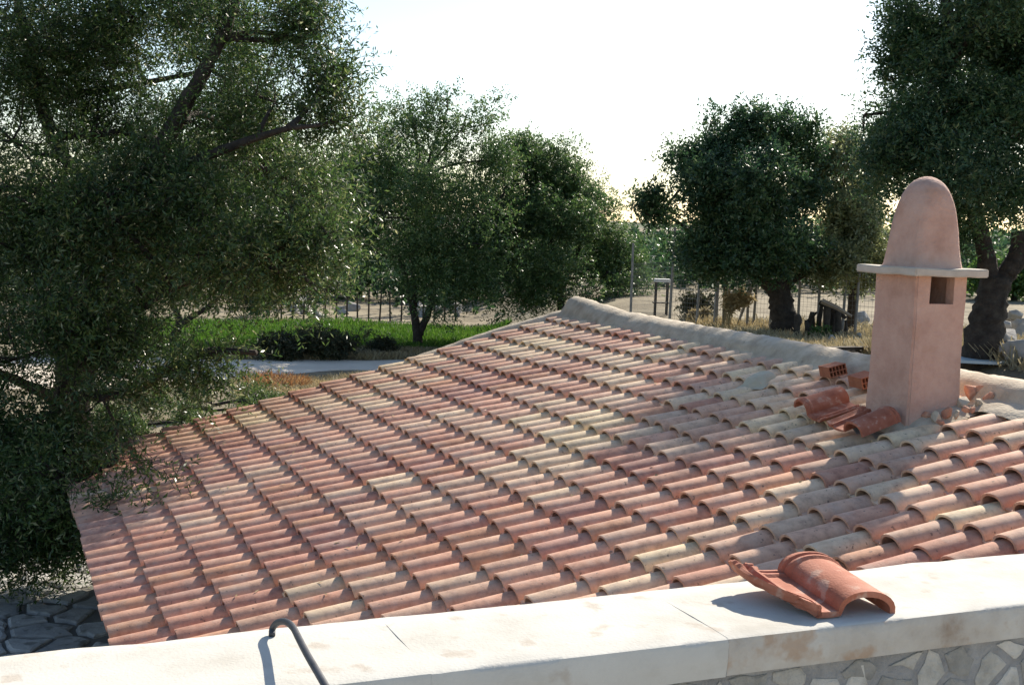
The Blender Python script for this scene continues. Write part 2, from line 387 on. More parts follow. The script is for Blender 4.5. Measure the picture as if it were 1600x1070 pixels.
def tile_profile(nb=10, thick=.013):
    top = []
    hw, hh = .086, .076
    for k in range(nb + 1):
        t = math.pi * (k / nb)
        y = -hw * math.cos(t); z = -hh + hh * math.sin(t) ** .82
        top.append((y, z))
    top += [(.098, -hh - .001), (.128, -hh + .001), (.146, -hh + .012), (.156, -hh + .012)]
    bot = []
    for k, (y, z) in enumerate(top):
        a = top[max(k - 1, 0)]; b = top[min(k + 1, len(top) - 1)]
        d = np.array([b[0] - a[0], b[1] - a[1]]); d /= np.linalg.norm(d)
        bot.append((y + d[1] * thick, z - d[0] * thick))
    return top, bot
def tile_geo(nb=10, L=.415, thick=.016, tilt=.040):
    top, bot = tile_profile(nb, thick); n = len(top); V = []; Fc = []
    xs = [0.0, .006, L]
    for xi, x in enumerate(xs):
        dz = -tilt * x / .35 - (.0025 if xi == 0 else 0)
        V += [(x, y, z + dz) for y, z in top]
    o = len(V)
    for x in (0.0, L): V += [(x, y, z - tilt * x / .35) for y, z in bot]
    for s in range(2):
        for k in range(n - 1):
            Fc.append((s * n + k, s * n + k + 1, (s + 1) * n + k + 1, (s + 1) * n + k))
    for k in range(n - 1):
        Fc.append((o + k, o + n + k, o + n + k + 1, o + k + 1))
        Fc.append((k, o + k, o + k + 1, k + 1))
    Fc.append((0, n, 2 * n, o + n, o)); 
    e = n - 1
    Fc.append((e, o + e, o + n + e, 2 * n + e, n + e))
    return np.array(V), Fc
TV, TF = tile_geo()
tile_me = bpy.data.meshes.new('roof_tile'); tile_me.from_pydata([tuple(v) for v in TV], [], TF); tile_me.update(); tile_me.shade_smooth()
tile_me.set_sharp_from_angle(angle=math.radians(50)); tile_me.materials.append(MT['tile'])
tile_mes = []
for q in range(5):
    me = tile_me.copy(); n_ = len(TV)
    for vtx in me.vertices:
        c = vtx.co; a_ = noise.noise_vector(c * 11 + Vector((q * 7, 0, 0))) * .0022
        vtx.co = c + a_
        if c.x < .01: vtx.co.x += .009 * max(0, noise.noise(Vector((q * 9.1, c.y * 38, 2))) - .1) + .003 * noise.noise(Vector((q * 3.1, c.y * 70, 5)))
    me.update(); tile_mes.append(me)
ROT = Matrix(((math.cos(SL), 0, -math.sin(SL)), (0, 1, 0), (math.sin(SL), 0, math.cos(SL))))
PAL = [(0.535, 0.275, 0.188), (0.589, 0.328, 0.225), (0.508, 0.261, 0.188), (0.625, 0.385, 0.267), (0.562, 0.301, 0.188), (0.473, 0.257, 0.192), (0.652, 0.447, 0.308), (0.706, 0.518, 0.35), (0.706, 0.545, 0.35), (0.58, 0.359, 0.25), (0.652, 0.483, 0.325)]
def tile_tint(i, j, r):
    n1 = noise.noise(Vector((i * .33, j * .16, 2.1))); n2 = noise.noise(Vector((i * .8, j * .6, 9.3)))
    pale = .20 + .040 * (i - 4) + .75 * n1 + .40 * n2 + r.normal(0, .16)
    if pale > .78: c = PAL[r.choice([7, 8, 8, 10])]
    elif pale > .45: c = PAL[r.choice([3, 6, 6, 7, 9, 3])]
    elif pale > .2: c = PAL[r.choice([1, 1, 3, 0, 9])]
    else: c = PAL[r.choice([0, 2, 4, 5, 1])]
    return np.clip(np.array(c) * r.uniform(.9, 1.1), 0, 1)
CH = (5.67, 6.56, .43)                              # chimney near corner x, y and side
trs = np.random.default_rng(11)
tiles = []
for i in range(NROW):
    for j in range(NCOL):
        p = np.array([TX, TY, TZ]) + CA * i + CB * j
        xm = p[0] + .18; ym = p[1]
        if CH[0] - .12 < xm < CH[0] + CH[2] + .12 and CH[1] - .02 < ym < CH[1] + CH[2] + .02: continue
        if (i >= 16 and 5.95 < ym < 6.6) or (i == 15 and 6.3 < ym < 6.6): continue          # broken patch beside the chimney
        if ym < 2.90 + .03 * xm: continue
        tint = tile_tint(i, j, trs)
        rz = trs.normal(0, .012); ry = trs.normal(0, .008); rx = trs.normal(0, .035)
        p = p + np.array([trs.normal(0, .007), trs.normal(0, .0035), trs.normal(0, .002)])
        mat4 = Matrix.Translation(Vector(p.tolist())) @ ROT.to_4x4() @ Matrix.Rotation(rz, 4, 'Z') @ Matrix.Rotation(ry, 4, 'Y') @ Matrix.Rotation(rx, 4, 'X')
        q = RM.T @ (p - CAM); u = q[0] / q[2] * F + 800; v = q[1] / q[2] * F + 535
        vis = -60 < u < 1620 and v < 1060
        tiles.append((q[2] + (0 if vis else 100), mat4, tint))
tiles.sort(key=lambda t: t[0])
for d, m4, tint in tiles[:300]:
    o = bpy.data.objects.new('roof_tile', tile_mes[int(trs.integers(5))]); COL.objects.link(o); o.parent = roof; o.matrix_local = m4
    o.color = (*[float(c) for c in tint], 1)
def tile_mass(name, lst):
    VV = []; FF = []; TT = []; n = len(TV); H = np.hstack([TV, np.ones((n, 1))])
    for k, (d, m4, tint) in enumerate(lst):
        VV.append(H @ np.array(m4).T[:, :3]); FF += [tuple(a + k * n for a in f) for f in TF]; TT += [(*tint, 1)] * len(TF)
    o = mesh_obj(name, np.vstack(VV), FF, MT['tile_a'], roof, True)
    o.data.set_sharp_from_angle(angle=math.radians(50))
    at_ = o.data.attributes.new('tint', 'FLOAT_COLOR', 'FACE'); at_.data.foreach_set('color', np.array(TT, np.float32).reshape(-1))
    return tag(o, kind='stuff')
tile_mass('tile_field', tiles[300:])
# the slope on the other side of the ridge
back = []
ROTB = Matrix.Rotation(math.pi, 3, 'Z') @ ROT
for i in range(10):
    for j in range(NCOL):
        p = Vector((xe - .05 - .338 * i, yA - .1 - .221 * j, ze + .02 + .0915 * i))
        back.append((0, Matrix.Translation(p) @ ROTB.to_4x4(), tile_tint(i, j + 50, trs)))
tile_mass('rear_tile_field', back)

# ridge of rough mortar
def ridge():
    ys = np.linspace(13.50, 2.95, 260)
    prof = [(-.29, -.10), (-.24, -.070), (-.205, -.045), (-.175, -.018), (-.155, .015), (-.12, .045), (-.075, .062), (-.02, .066), (.04, .055), (.10, .02), (.18, -.035), (.30, -.10), (.42, -.19)]
    V = []; n = len(prof)
    for k, y in enumerate(ys):
        lift = .085 * float(sstep(11.8, 13.3, y)) + .012 * noise.noise(Vector((0, y * .9, 4)))
        end = float(sstep(13.50, 13.40, y))
        for s, (dx, dz) in enumerate(prof):
            x = xr + dx + .03 * noise.noise(Vector((s * .5, y * 1.3, 1))) - .05 + .02 * noise.noise(Vector((s, y * 6, 8)))
            w_ = math.exp(-(dx / .16) ** 2)
            base = roof_z(x) if x < xr else zr - (x - xr) * math.tan(SL)
            z = base + dz * (.5 + .5 * end) + lift * w_ + .009 * noise.noise(Vector((x * 9, y * 7, 2))) + .006 * noise.noise(Vector((x * 25, y * 22, 5)))
            if end < 1: z -= (1 - end) * .10
            V.append((x, y, z))
    Fc = [(k * n + s, k * n + s + 1, (k + 1) * n + s + 1, (k + 1) * n + s) for k in range(len(ys) - 1) for s in range(n - 1)]
    Fc.append(tuple(range(n))[::-1])
    mesh_obj('ridge_cap', V, Fc, MT['mortar'], house, True)
    # verge mortar along the far rake
    xs = np.linspace(4.4, 6.5, 60); V = []
    for x in xs:
        nz = .012 * noise.noise(Vector((x * 7, 3, 1)))
        g = .05 * float(sstep(4.4, 5.6, x))
        for dy, dz in ((-.03, -.09), (.0, -.06 + g), (.06, -.035 + g + nz), (.13, -.05 + g * .8 + nz), (.15, -.13)):
            V.append((x, 13.40 + dy, roof_z(x) + dz))
    Fc = [(k * 5 + s, (k + 1) * 5 + s, (k + 1) * 5 + s + 1, k * 5 + s + 1) for k in range(59) for s in range(4)]
    mesh_obj('verge_mortar', V, Fc, MT['mortar'], house, True)
ridge()

# chimney
chim = tag(empty('chimney', (CH[0] + CH[2] / 2, CH[1] + CH[2] / 2, 3.7)), 'pink plastered chimney with a domed top'); chim.parent = house
def local(o, par): o.parent = par; o.matrix_parent_inverse = Matrix.Translation(par.location).inverted()
def shaft():
    s = CH[2]; z0, z1, zo = 3.2, 4.60, 4.415
    bm = bmesh.new(); box(bm, (CH[0] + s / 2, CH[1] + s / 2, (z0 + z1) / 2), (s, s, z1 - z0))
    bmesh.ops.bevel(bm, geom=[e for e in bm.edges if abs(e.verts[0].co.z - e.verts[1].co.z) > .5], offset=.014, segments=3, affect='EDGES')
    for z in np.linspace(3.6, 4.56, 14):
        bmesh.ops.bisect_plane(bm, geom=bm.verts[:] + bm.edges[:] + bm.faces[:], plane_co=(0, 0, z), plane_no=(0, 0, 1))
    for x in np.linspace(CH[0] + .04, CH[0] + s - .04, 8):
        bmesh.ops.bisect_plane(bm, geom=bm.verts[:] + bm.edges[:] + bm.faces[:], plane_co=(x, 0, 0), plane_no=(1, 0, 0))
        bmesh.ops.bisect_plane(bm, geom=bm.verts[:] + bm.edges[:] + bm.faces[:], plane_co=(0, x - CH[0] + CH[1], 0), plane_no=(0, 1, 0))
    for v in bm.verts:
        nz = noise.noise_vector(v.co * 3.1) * .007 + noise.noise_vector(v.co * 11) * .0025
        v.co.x += nz.x; v.co.y += nz.y
        flare = .012 * max(0, 1 - (v.co.z - 3.6) * 2.2)
        v.co.x += (1 if v.co.x > CH[0] + s / 2 else -1) * flare; v.co.y += (1 if v.co.y > CH[1] + s / 2 else -1) * flare
    o = bm_obj('shaft', bm, MT['plaster'], None, True)
    cuts_ = [((CH[0] + s / 2, CH[1] + s / 2, 4.3), (s - .15, s - .15, 1.1)), ((CH[0] + .215, CH[1], zo + .2), (.20, .30, .40))]
    for c_, sz in cuts_:
        bmc = bmesh.new(); box(bmc, c_, sz); k = bm_obj('cutter', bmc, MT['plaster'])
        md = o.modifiers.new('cut', 'BOOLEAN'); md.operation = 'DIFFERENCE'; md.object = k; md.solver = 'EXACT'
        me = bpy.data.meshes.new_from_object(o.evaluated_get(bpy.context.evaluated_depsgraph_get()))
        o.modifiers.clear(); o.data = me; me.name = 'shaft'
        bpy.data.objects.remove(k)
    o.data.shade_smooth(); o.data.set_sharp_from_angle(angle=math.radians(40)); local(o, chim)
shaft()
cxc, cyc = CH[0] + CH[2] / 2, CH[1] + CH[2] / 2
bm = bmesh.new(); box(bm, (cxc, cyc, 4.6275), (.615, .615, .052), Matrix.Rotation(.0, 3, 'Z'))
bmesh.ops.subdivide_edges(bm, edges=[e for e in bm.edges if abs(e.verts[0].co.z - e.verts[1].co.z) < .01], cuts=6, use_grid_fill=True)
for v in bm.verts:
    nv = noise.noise_vector(v.co * 5) * .006; v.co += nv; v.co.z += .004 * noise.noise(v.co * 9)
bmesh.ops.bevel(bm, geom=[e for e in bm.edges if e.calc_face_angle(0) > 1], offset=.007, segments=2, affect='EDGES')
o = bm_obj('cap_slab', bm, MT['slab'], None, True); o.data.set_sharp_from_angle(angle=math.radians(40)); local(o, chim)
def dome():
    pr = [(0, .265), (.03, .257), (.14, .243), (.26, .231), (.40, .219), (.54, .206), (.64, .193), (.72, .178), (.80, .160), (.86, .140), (.91, .116), (.95, .087), (.98, .054), (.995, .022)]
    h = .617; V = []; Fc = []; ns = 48
    for t, r in pr:
        e = 9.0 - 6.6 * float(sstep(.2, .95, t))        # squarish below, round above
        q = e / (e - 1); r = r / (.76 ** q + .65 ** q) ** (1 / q)
        for s in range(ns):
            a = 2 * math.pi * s / ns; c, sn = math.cos(a), math.sin(a)
            k = (abs(c) ** e + abs(sn) ** e) ** (-1 / e)
            x, y = c * k * r, sn * k * r
            nv = noise.noise(Vector((x * 8, y * 8, t * 4))) * .005
            V.append((cxc + x * (1 + nv / .15), cyc + y * (1 + nv / .15), 4.652 + t * h))
    for k in range(len(pr) - 1):
        for s in range(ns): Fc.append((k * ns + s, k * ns + (s + 1) % ns, (k + 1) * ns + (s + 1) % ns, (k + 1) * ns + s))
    Fc.append(tuple(range((len(pr) - 1) * ns, len(pr) * ns)))
    o = mesh_obj('dome', V, Fc, MT['plaster'], None, True); local(o, chim)
dome()
# mortar bedding round the chimney foot
def mound(name, cx, cy, rx, ry, h, mat, seed, zf=roof_z, sink=.05, parent=None, rot=0.0):
    n = 22; V = []; Fc = []; c_, s_ = math.cos(rot), math.sin(rot)
    for a in range(n + 1):
        for b in range(n + 1):
            x = -1 + 2 * a / n; y = -1 + 2 * b / n
            r = math.hypot(x, y) * (1 + .25 * noise.noise(Vector((x * 1.6, y * 1.6, seed))))
            z = h * max(0, 1 - r ** 2) - sink * (1 if r > 1 else r ** 4) + h * .35 * noise.noise(Vector((x * 4, y * 4, seed + 3))) * (r < 1)
            X = cx + (x * rx * c_ - y * ry * s_); Y = cy + (x * rx * s_ + y * ry * c_)
            V.append((X, Y, zf(X) + z))
    for a in range(n):
        for b in range(n):
            k = a * (n + 1) + b; Fc.append((k, k + n + 1, k + n + 2, k + 1))
    return mesh_obj(name, V, Fc, mat, parent, True)
o = mound('mortar_bed', cxc + .02, cyc - .02, .36, .36, .005, MT['mortar'], 5, sink=.07); local(o, chim)
mound('mortar_patch', 6.33, 6.27, .24, .36, -.02, MT['mortar'], 8, sink=.05, parent=house)

# ------------------------------------------------------------------ stone parapet with white coping
par = thing('parapet_wall', 'stone parapet wall with smooth white coping in the foreground', 'wall')
CZ = 3.89
def back_y(x): return 2.798 + .03 * x
def front_y(x): return 2.413 + .012 * x
cuts = [-1.9, -.5, .87, 1.617, 2.62, 3.8, 5.2, 6.6]
for k in range(len(cuts) - 1):
    xa, xb = cuts[k] + .0002, cuts[k + 1] - .0002
    nx = max(3, int((xb - xa) / .022)); prof = 12
    bm = bmesh.new(); rings = []
    dzk = [0, .0004, -.0004, .0, -.0006, .0004, 0][k]
    for a in range(nx + 1):
        x = xa + (xb - xa) * a / nx
        yf, yb = front_y(x), back_y(x)
        ch = -.012 * max(0, noise.noise(Vector((x * 23, 1, k))) - .35) - .004 * max(0, noise.noise(Vector((x * 60, 4, k))) - .2)
        wob = lambda s, amp: amp * noise.noise(Vector((x * 4.2, s, k)))
        zb = CZ - (.095 if k != 3 else .092)
        ptsr = [(yf + .004 + wob(1, .004), zb), (yf + wob(2, .003), zb + .035), (yf + wob(3, .003), CZ - .012 + ch), (yf + .004 + wob(4, .002) - ch * .6, CZ - .003 + ch * .6), (yf + .014, CZ + wob(5, .0015))]
        for t in (.2, .4, .6, .8): ptsr.append((yf + (yb - yf) * t, CZ + wob(5 + t * 9, .003)))
        bw = wob(20, .012) + .005 * noise.noise(Vector((x * 14, 3, k)))
        ptsr += [(yb - .02 + bw, CZ + wob(15, .003)), (yb + bw, CZ - .012), (yb + .01 + bw, CZ - .11)]
        rings.append([bm.verts.new((x, y, z + dzk)) for y, z in ptsr])
    m = len(rings[0])
    for a in range(nx):
        for s in range(m): bm.faces.new((rings[a][s], rings[a][(s + 1) % m], rings[a + 1][(s + 1) % m], rings[a + 1][s]))
    bm.faces.new(rings[0]); bm.faces.new(rings[-1][::-1])
    o = bm_obj('coping_slab', bm, MT['coping'], par, True); o.data.set_sharp_from_angle(angle=math.radians(45))
    if k == 3:
        o.data.materials.append(MT['coping_dirty'])
        for p in o.data.polygons:
            if p.center.y < front_y(p.center.x) + .006: p.material_index = 1
bm = bmesh.new()
V = []
for z in (.3, CZ - .096):
    V += [(-1.9, front_y(-1.9) + .025, z), (6.6, front_y(6.6) + .025, z), (6.6, 2.82, z), (-1.9, 2.73, z)]
mesh_obj('wall_core', V, [(0, 1, 5, 4), (1, 2, 6, 5), (2, 3, 7, 6), (3, 0, 4, 7), (4, 5, 6, 7), (0, 3, 2, 1)], MT['wall_mortar'], par)
rs = np.random.default_rng(21)
for c, poly in cells(1.0, 3.4, 3.25, 3.79, .17, .058, .28, .020, rs):
    if max(p[1] for p in poly) > CZ - .100: poly = [(p[0], min(p[1], CZ - .103)) for p in poly]
    slab_stone('stone', poly, c, .004, .007, MT['wall_stone'], par, lambda x, z, h: (x, front_y(x) + .0245 - h, z), rs)
tag(mesh_obj('terrace_floor', [(-1.9, -8, 3.15), (6.6, -8, 3.15), (6.6, 2.44, 3.15), (-1.9, 2.44, 3.15), (-1.9, -8, .3), (6.6, -8, .3), (6.6, 2.44, .3), (-1.9, 2.44, .3)],
    [(0, 1, 2, 3), (0, 3, 7, 4), (1, 0, 4, 5), (2, 1, 5, 6)], MT['terrace']), kind='structure')

# ------------------------------------------------------------------ loose things on the coping and the roof
def interlock_tile(name, mat, M4, label, group=None, chip=True, L=.43, bh=.082):
    """S-shaped tile: raised ribbed side lip, flat pan, round barrel"""
    th = .016
    prof = [(-.160, .028), (-.152, .032), (-.144, .028), (-.128, .012), (-.118, .010), (-.108, .022), (-.100, .022), (-.092, .004), (-.06, 0), (-.02, 0), (.0, .001)]
    R_ = .088
    for k in range(1, 14):
        t = math.pi * k / 13
        prof.append((.0 + R_ * (1 - math.cos(t)) * 1.0, .002 + bh * math.sin(t) ** .85 - .012 * (k / 13)))
    n = len(prof); xs = [0, .008] + list(np.linspace(.03, L - .06, 9)) + [L - .055, L - .047, L - .04, L - .030, L - .024, L - .018, L - .008, L]
    bm = bmesh.new(); T = []; B = []
    for x in xs:
        ro, rb = [], []
        rib = 0.0
        if L - .050 < x < L - .038: rib = .007
        if L - .026 < x < L - .016: rib = .007
        for k, (y, z) in enumerate(prof):
            a = np.array(prof[max(k - 1, 0)]); b = np.array(prof[min(k + 1, n - 1)]); d = (b - a) / np.linalg.norm(b - a)
            yy, zz = y - d[1] * rib, z + d[0] * rib
            ch = 0
            if chip and k < 8 and x < .16:      # broken lower left corner
                ch = max(0, (.16 - x) * (.62 + .3 * noise.noise(Vector((x * 30, k * .3, 1))))) ; yy = max(yy, -.15 + ch * .95); zz = min(zz, .03 - ch * .12) if ch > .02 else zz
            ro.append(bm.verts.new((x, yy, zz)))
            rb.append(bm.verts.new((x, y + d[1] * th if not (chip and k < 8 and x < .16) else yy + .004, min(z - d[0] * th, zz - .008) if k < 11 else z - d[0] * th)))
        T.append(ro); B.append(rb)
    for a in range(len(xs) - 1):
        for k in range(n - 1):
            bm.faces.new((T[a][k], T[a][k + 1], T[a + 1][k + 1], T[a + 1][k]))
            bm.faces.new((B[a][k], B[a + 1][k], B[a + 1][k + 1], B[a][k + 1]))
        bm.faces.new((T[a][0], T[a + 1][0], B[a + 1][0], B[a][0])); bm.faces.new((T[a][-1], B[a][-1], B[a + 1][-1], T[a + 1][-1]))
    for k in range(n - 1):
        bm.faces.new((T[0][k], B[0][k], B[0][k + 1], T[0][k + 1])); bm.faces.new((T[-1][k], T[-1][k + 1], B[-1][k + 1], B[-1][k]))
    o = bm_obj(name, bm, mat, None, True); o.data.set_sharp_from_angle(angle=math.radians(38))
    o.matrix_world = M4
    return tag(o, label, 'roof tile', group)
def frame(origin, xdir, up=(0, 0, 1), roll=0.0):
    x = Vector(xdir).normalized(); z = Vector(up); y = z.cross(x).normalized(); z = x.cross(y).normalized()
    m = Matrix((x, y, z)).transposed().to_4x4()
    m.translation = Vector([float(c) for c in origin]); return m @ Matrix.Rotation(roll, 4, 'X')
# local x runs from the lower to the upper end, local y to the left seen from the lower end, so mirror y
def mirror_y(m): return m @ Matrix.Diagonal((1, -1, 1, 1))
p0 = onz(1310, 955, CZ + .018)
lt = interlock_tile('loose_roof_tile', MT['new_tile'], mirror_y(frame(p0, (.04, 1, .10), roll=.05)), 'loose red interlocking roof tile lying on the white coping', 'loose roof tiles', True, .285, .056)
lt.data.flip_normals()

# new tiles leaning by the chimney foot
def onroof(u, v, off=0.0):
    n = np.array([-math.sin(SL), 0, math.cos(SL)]); r = ray(u, v); q = np.array([TX, TY, TZ]) + n * off
    return CAM + r * (((q - CAM) @ n) / (r @ n))
q0 = onroof(1318, 672, .03); 
t2 = interlock_tile('loose_roof_tile', MT['new_tile'], mirror_y(frame(q0, (math.cos(SL), .10, math.sin(SL)), roll=.05)), 'lower of two loose red roof tiles at the foot of the chimney', 'loose roof tiles', False, .35)
t2.data.flip_normals()
q1 = onroof(1262, 648, .035) + .35 * np.array([math.cos(SL), -.06, math.sin(SL)])
t3 = interlock_tile('loose_roof_tile', MT['new_tile'], mirror_y(frame(q1, (-math.cos(SL), .06, -math.sin(SL)), roll=-.25)), 'upper of two loose red roof tiles, its ribbed end pointing down the slope, at the chimney foot', 'loose roof tiles', False, .35)
t3.data.flip_normals()

def hollow_brick(label, c, xdir, up):
    bm = bmesh.new(); Lx, W, Hh = .19, .15, .085; t = .0065
    for k, z in enumerate((0, Hh / 2, Hh)):
        box(bm, (0, 0, min(max(z, t / 2), Hh - t / 2)), (Lx, W, t))
    for k in range(6):
        y = -W / 2 + .005 + (W - .010) * k / 5
        for zc in (Hh * .25, Hh * .75): box(bm, (0, y * .998, zc + (.001 if zc < Hh / 2 else -.001)), (Lx - .003, .007, Hh / 2 - t))
    bmesh.ops.bevel(bm, geom=bm.edges[:], offset=.0015, segments=1, affect='EDGES')
    o = bm_obj('hollow_brick', bm, MT['brick']); o.matrix_world = frame(c, xdir, up)
    return tag(o, label, 'brick', 'hollow bricks by the chimney')
nr = (-math.sin(SL), 0, math.cos(SL))
hollow_brick('hollow clay brick with its holes facing out, farther from the chimney', onroof(1303, 586, .0), (-.22, -.97, .05), nr)
hollow_brick('hollow clay brick lying right against the chimney side', onroof(1351, 602, .0), (-.1, -1, .0), nr)

# mortar lump spilt on the tiles
o = mound('mortar_splash', *onroof(1188, 588, 0)[:2], .17, .13, .028, MT['splash'], 12, sink=.05, rot=.4)
tag(o, 'flat yellowish lump of spilt mortar on the tiles below the ridge', 'mortar lump')

def rock(name, c, s, mat, seed, parent=None, squash=.7):
    bm = bmesh.new(); r_ = np.random.default_rng(int(seed * 13 + 5))
    for q in range(20):
        d = r_.normal(size=3); d /= np.linalg.norm(d); d *= r_.uniform(.75, 1.15); bm.verts.new((d[0] * s[0], d[1] * s[1], d[2] * s[2]))
    h_ = bmesh.ops.convex_hull(bm, input=bm.verts[:])
    bmesh.ops.delete(bm, geom=[g_ for g_ in h_['geom_interior'] if isinstance(g_, bmesh.types.BMVert)], context='VERTS')
    bmesh.ops.bevel(bm, geom=bm.edges[:], offset=min(s) * .07, segments=1, affect='EDGES')
    o = bm_obj(name, bm, mat, parent); o.location = [float(a) for a in c]; o.rotation_euler = (seed * 1.3, seed * .7, seed * 2.1)
    return o
rub = [(1447, 650, .04), (1462, 652, .05), (1480, 645, .055), (1470, 660, .03), (1505, 628, .06), (1517, 615, .075), (1534, 612, .07), (1528, 628, .05), (1510, 640, .04), (1545, 620, .05), (1495, 648, .035), (1520, 640, .03)]
for k, (u, v, s) in enumerate(rub):
    c = onroof(u, v, -.01); 
    o = rock('rubble', c, (s, s * .8, s * .7), MT['rubble'] if k % 3 != 1 else MT['mortar'], k + 1)
    tag(o, ['broken piece of clay rubble heaped between the chimney and the ridge', 'grey mortar crumb heaped between the chimney and the ridge', 'broken piece of clay rubble heaped between the chimney and the ridge'][k % 3], 'rubble', 'rubble beside the chimney')

# grey hose looped over the coping
hp = [onz(u, v, CZ + h * .68) for u, v, h in [(425, 992, .007), (426, 981, .024), (434, 972, .052), (447, 971, .072), (458, 980, .085), (468, 999, .095), (480, 1022, .10), (494, 1046, .10), (508, 1070, .095), (530, 1108, .075)]]
hp += [np.array([.67, 2.36, CZ - .03]), np.array([.68, 2.35, CZ - .2])]
bm = bmesh.new(); tube(bm, spline(hp, 6), .0078, 10)
tag(bm_obj('hose', bm, MT['hose'], None, True), 'grey hose bent in a loop over the white coping', 'hose')

# ------------------------------------------------------------------ trees
def leaf_cloud(name, lobes, ntw, per, ll, lw, mat, parent, rs, tw=(.25, .5), outw=.55, grav=.05, thr=-.12, nscale=.55, shell=2.4, spread=.9, sub=None):
    if sub:
        big = lobes; lobes = []
        for c_, R_ in big:
            for q in range(sub[0]):
                d_ = rs.normal(size=3); d_ /= np.linalg.norm(d_)
                lobes.append((np.array(c_) + d_ * np.array(R_) * rs.uniform(.35, 1.0), np.array(R_) * sub[1] * rs.uniform(.7, 1.25)))
    C = np.array([l[0] for l in lobes]); R = np.array([l[1] for l in lobes], float)
    w_ = (R.prod(1)) ** .56; w_ /= w_.sum()
    n = int(ntw * 1.8); k = rs.choice(len(lobes), n, p=w_)
    d = rs.normal(size=(n, 3)); d /= np.linalg.norm(d, axis=1)[:, None]
    r = rs.random(n) ** (1 / shell)
    P = C[k] + d * R[k] * r[:, None]
    off = Vector((rs.uniform(0, 50), rs.uniform(0, 50), rs.uniform(0, 50)))
    nv = np.array([noise.noise(Vector(p) * nscale * 1.6 + off) + .6 * noise.noise(Vector(p) * nscale * 4 + off) for p in P.tolist()])
    keep = nv > thr; P, d = P[keep][:ntw], d[keep][:ntw]; n = len(P)
    td = d * outw + rs.normal(0, .45, (n, 3)) + np.array([0, 0, grav]); td /= np.linalg.norm(td, axis=1)[:, None]
    tl = rs.uniform(*tw, n)
    # leaves
    N = n * per; ti = np.repeat(np.arange(n), per); t = np.tile(np.linspace(.05, 1, per), n) + rs.normal(0, .04, N)
    sag = np.zeros((N, 3)); sag[:, 2] = -.12 * t * t * tl[ti]
    B = P[ti] + td[ti] * (t * tl[ti])[:, None] + sag
    pr = rs.normal(size=(N, 3)); pr -= td[ti] * (pr * td[ti]).sum(1)[:, None]; pr /= np.linalg.norm(pr, axis=1)[:, None]
    ld = td[ti] * .55 + pr * spread; ld /= np.linalg.norm(ld, axis=1)[:, None]
    sd = np.cross(ld, rs.normal(size=(N, 3))); sd /= np.linalg.norm(sd, axis=1)[:, None]
    L_ = ll * rs.uniform(.7, 1.25, N); W_ = lw * rs.uniform(.75, 1.2, N)
    mid = B + ld * (L_ * .5)[:, None]; tip = B + ld * L_[:, None]
    V = np.stack([B, mid + sd * (W_ / 2)[:, None], tip, mid - sd * (W_ / 2)[:, None]], 1)
    return quads_obj(name, V, mat, parent), P, td, tl
def wood(name, parent, paths, rs, lobes=None, origin_pts=None, twigs=None, sides=8, nsub=5):
    bm = bmesh.new()
    for pts, r0, r1 in paths:
        sp = spline(pts, 5); n = len(sp)
        tube(bm, sp, [r0 + (r1 - r0) * (k / (n - 1)) ** .8 for k in range(n)], sides if r0 > .05 else 5, .35 if r0 > .05 else 0)
    if lobes:
        nodes = [np.array(p) for pts, a, b in paths for p in spline(pts, 5)[2:]]
        for c, R in lobes:
            c = np.array(c); d = [np.linalg.norm(c - q) + max(0, q[2] - c[2]) * .5 for q in nodes]; s = nodes[int(np.argmin(d))]
            ln = np.linalg.norm(c - s)
            m = (s + c) / 2 + rs.normal(0, .1, 3) * ln * .8
            r0 = min(.07, .018 + .02 * ln)
            if ln > .15: tube(bm, spline([s, m, c], 4), [r0 + (r0 * .45 - r0) * k / 8 for k in range(9)], 6, .2)
            for q in range(nsub):
                d_ = rs.normal(size=3); d_ /= np.linalg.norm(d_); d_[2] += .25
                e = c + d_ * np.array(R) * rs.uniform(.4, .75); m2 = (c + e) / 2 + rs.normal(0, .08, 3)
                tube(bm, [c, m2, e], [r0 * .42, r0 * .28, r0 * .1], 4, 0, False)
    if twigs is not None:
        P, td, tl, r = twigs
        for p, d, l in zip(P, td, tl): tube(bm, [p, p + d * l * .5 + np.array([0, 0, -.03 * l]), p + d * l * .97 + np.array([0, 0, -.12 * l])], [r, r * .8, r * .4], 3, 0, False)
    return bm_obj(name, bm, MT['bark'], parent, True)
def lobe(u, v, d, ru, rv, rd=None):
    """lobe centred on a photo point at distance d, radii given in photo pixels at that distance"""
    k = d / F; rh = ru * k; return (at(u, v, d), (rh, rd if rd else rh, rv * k))

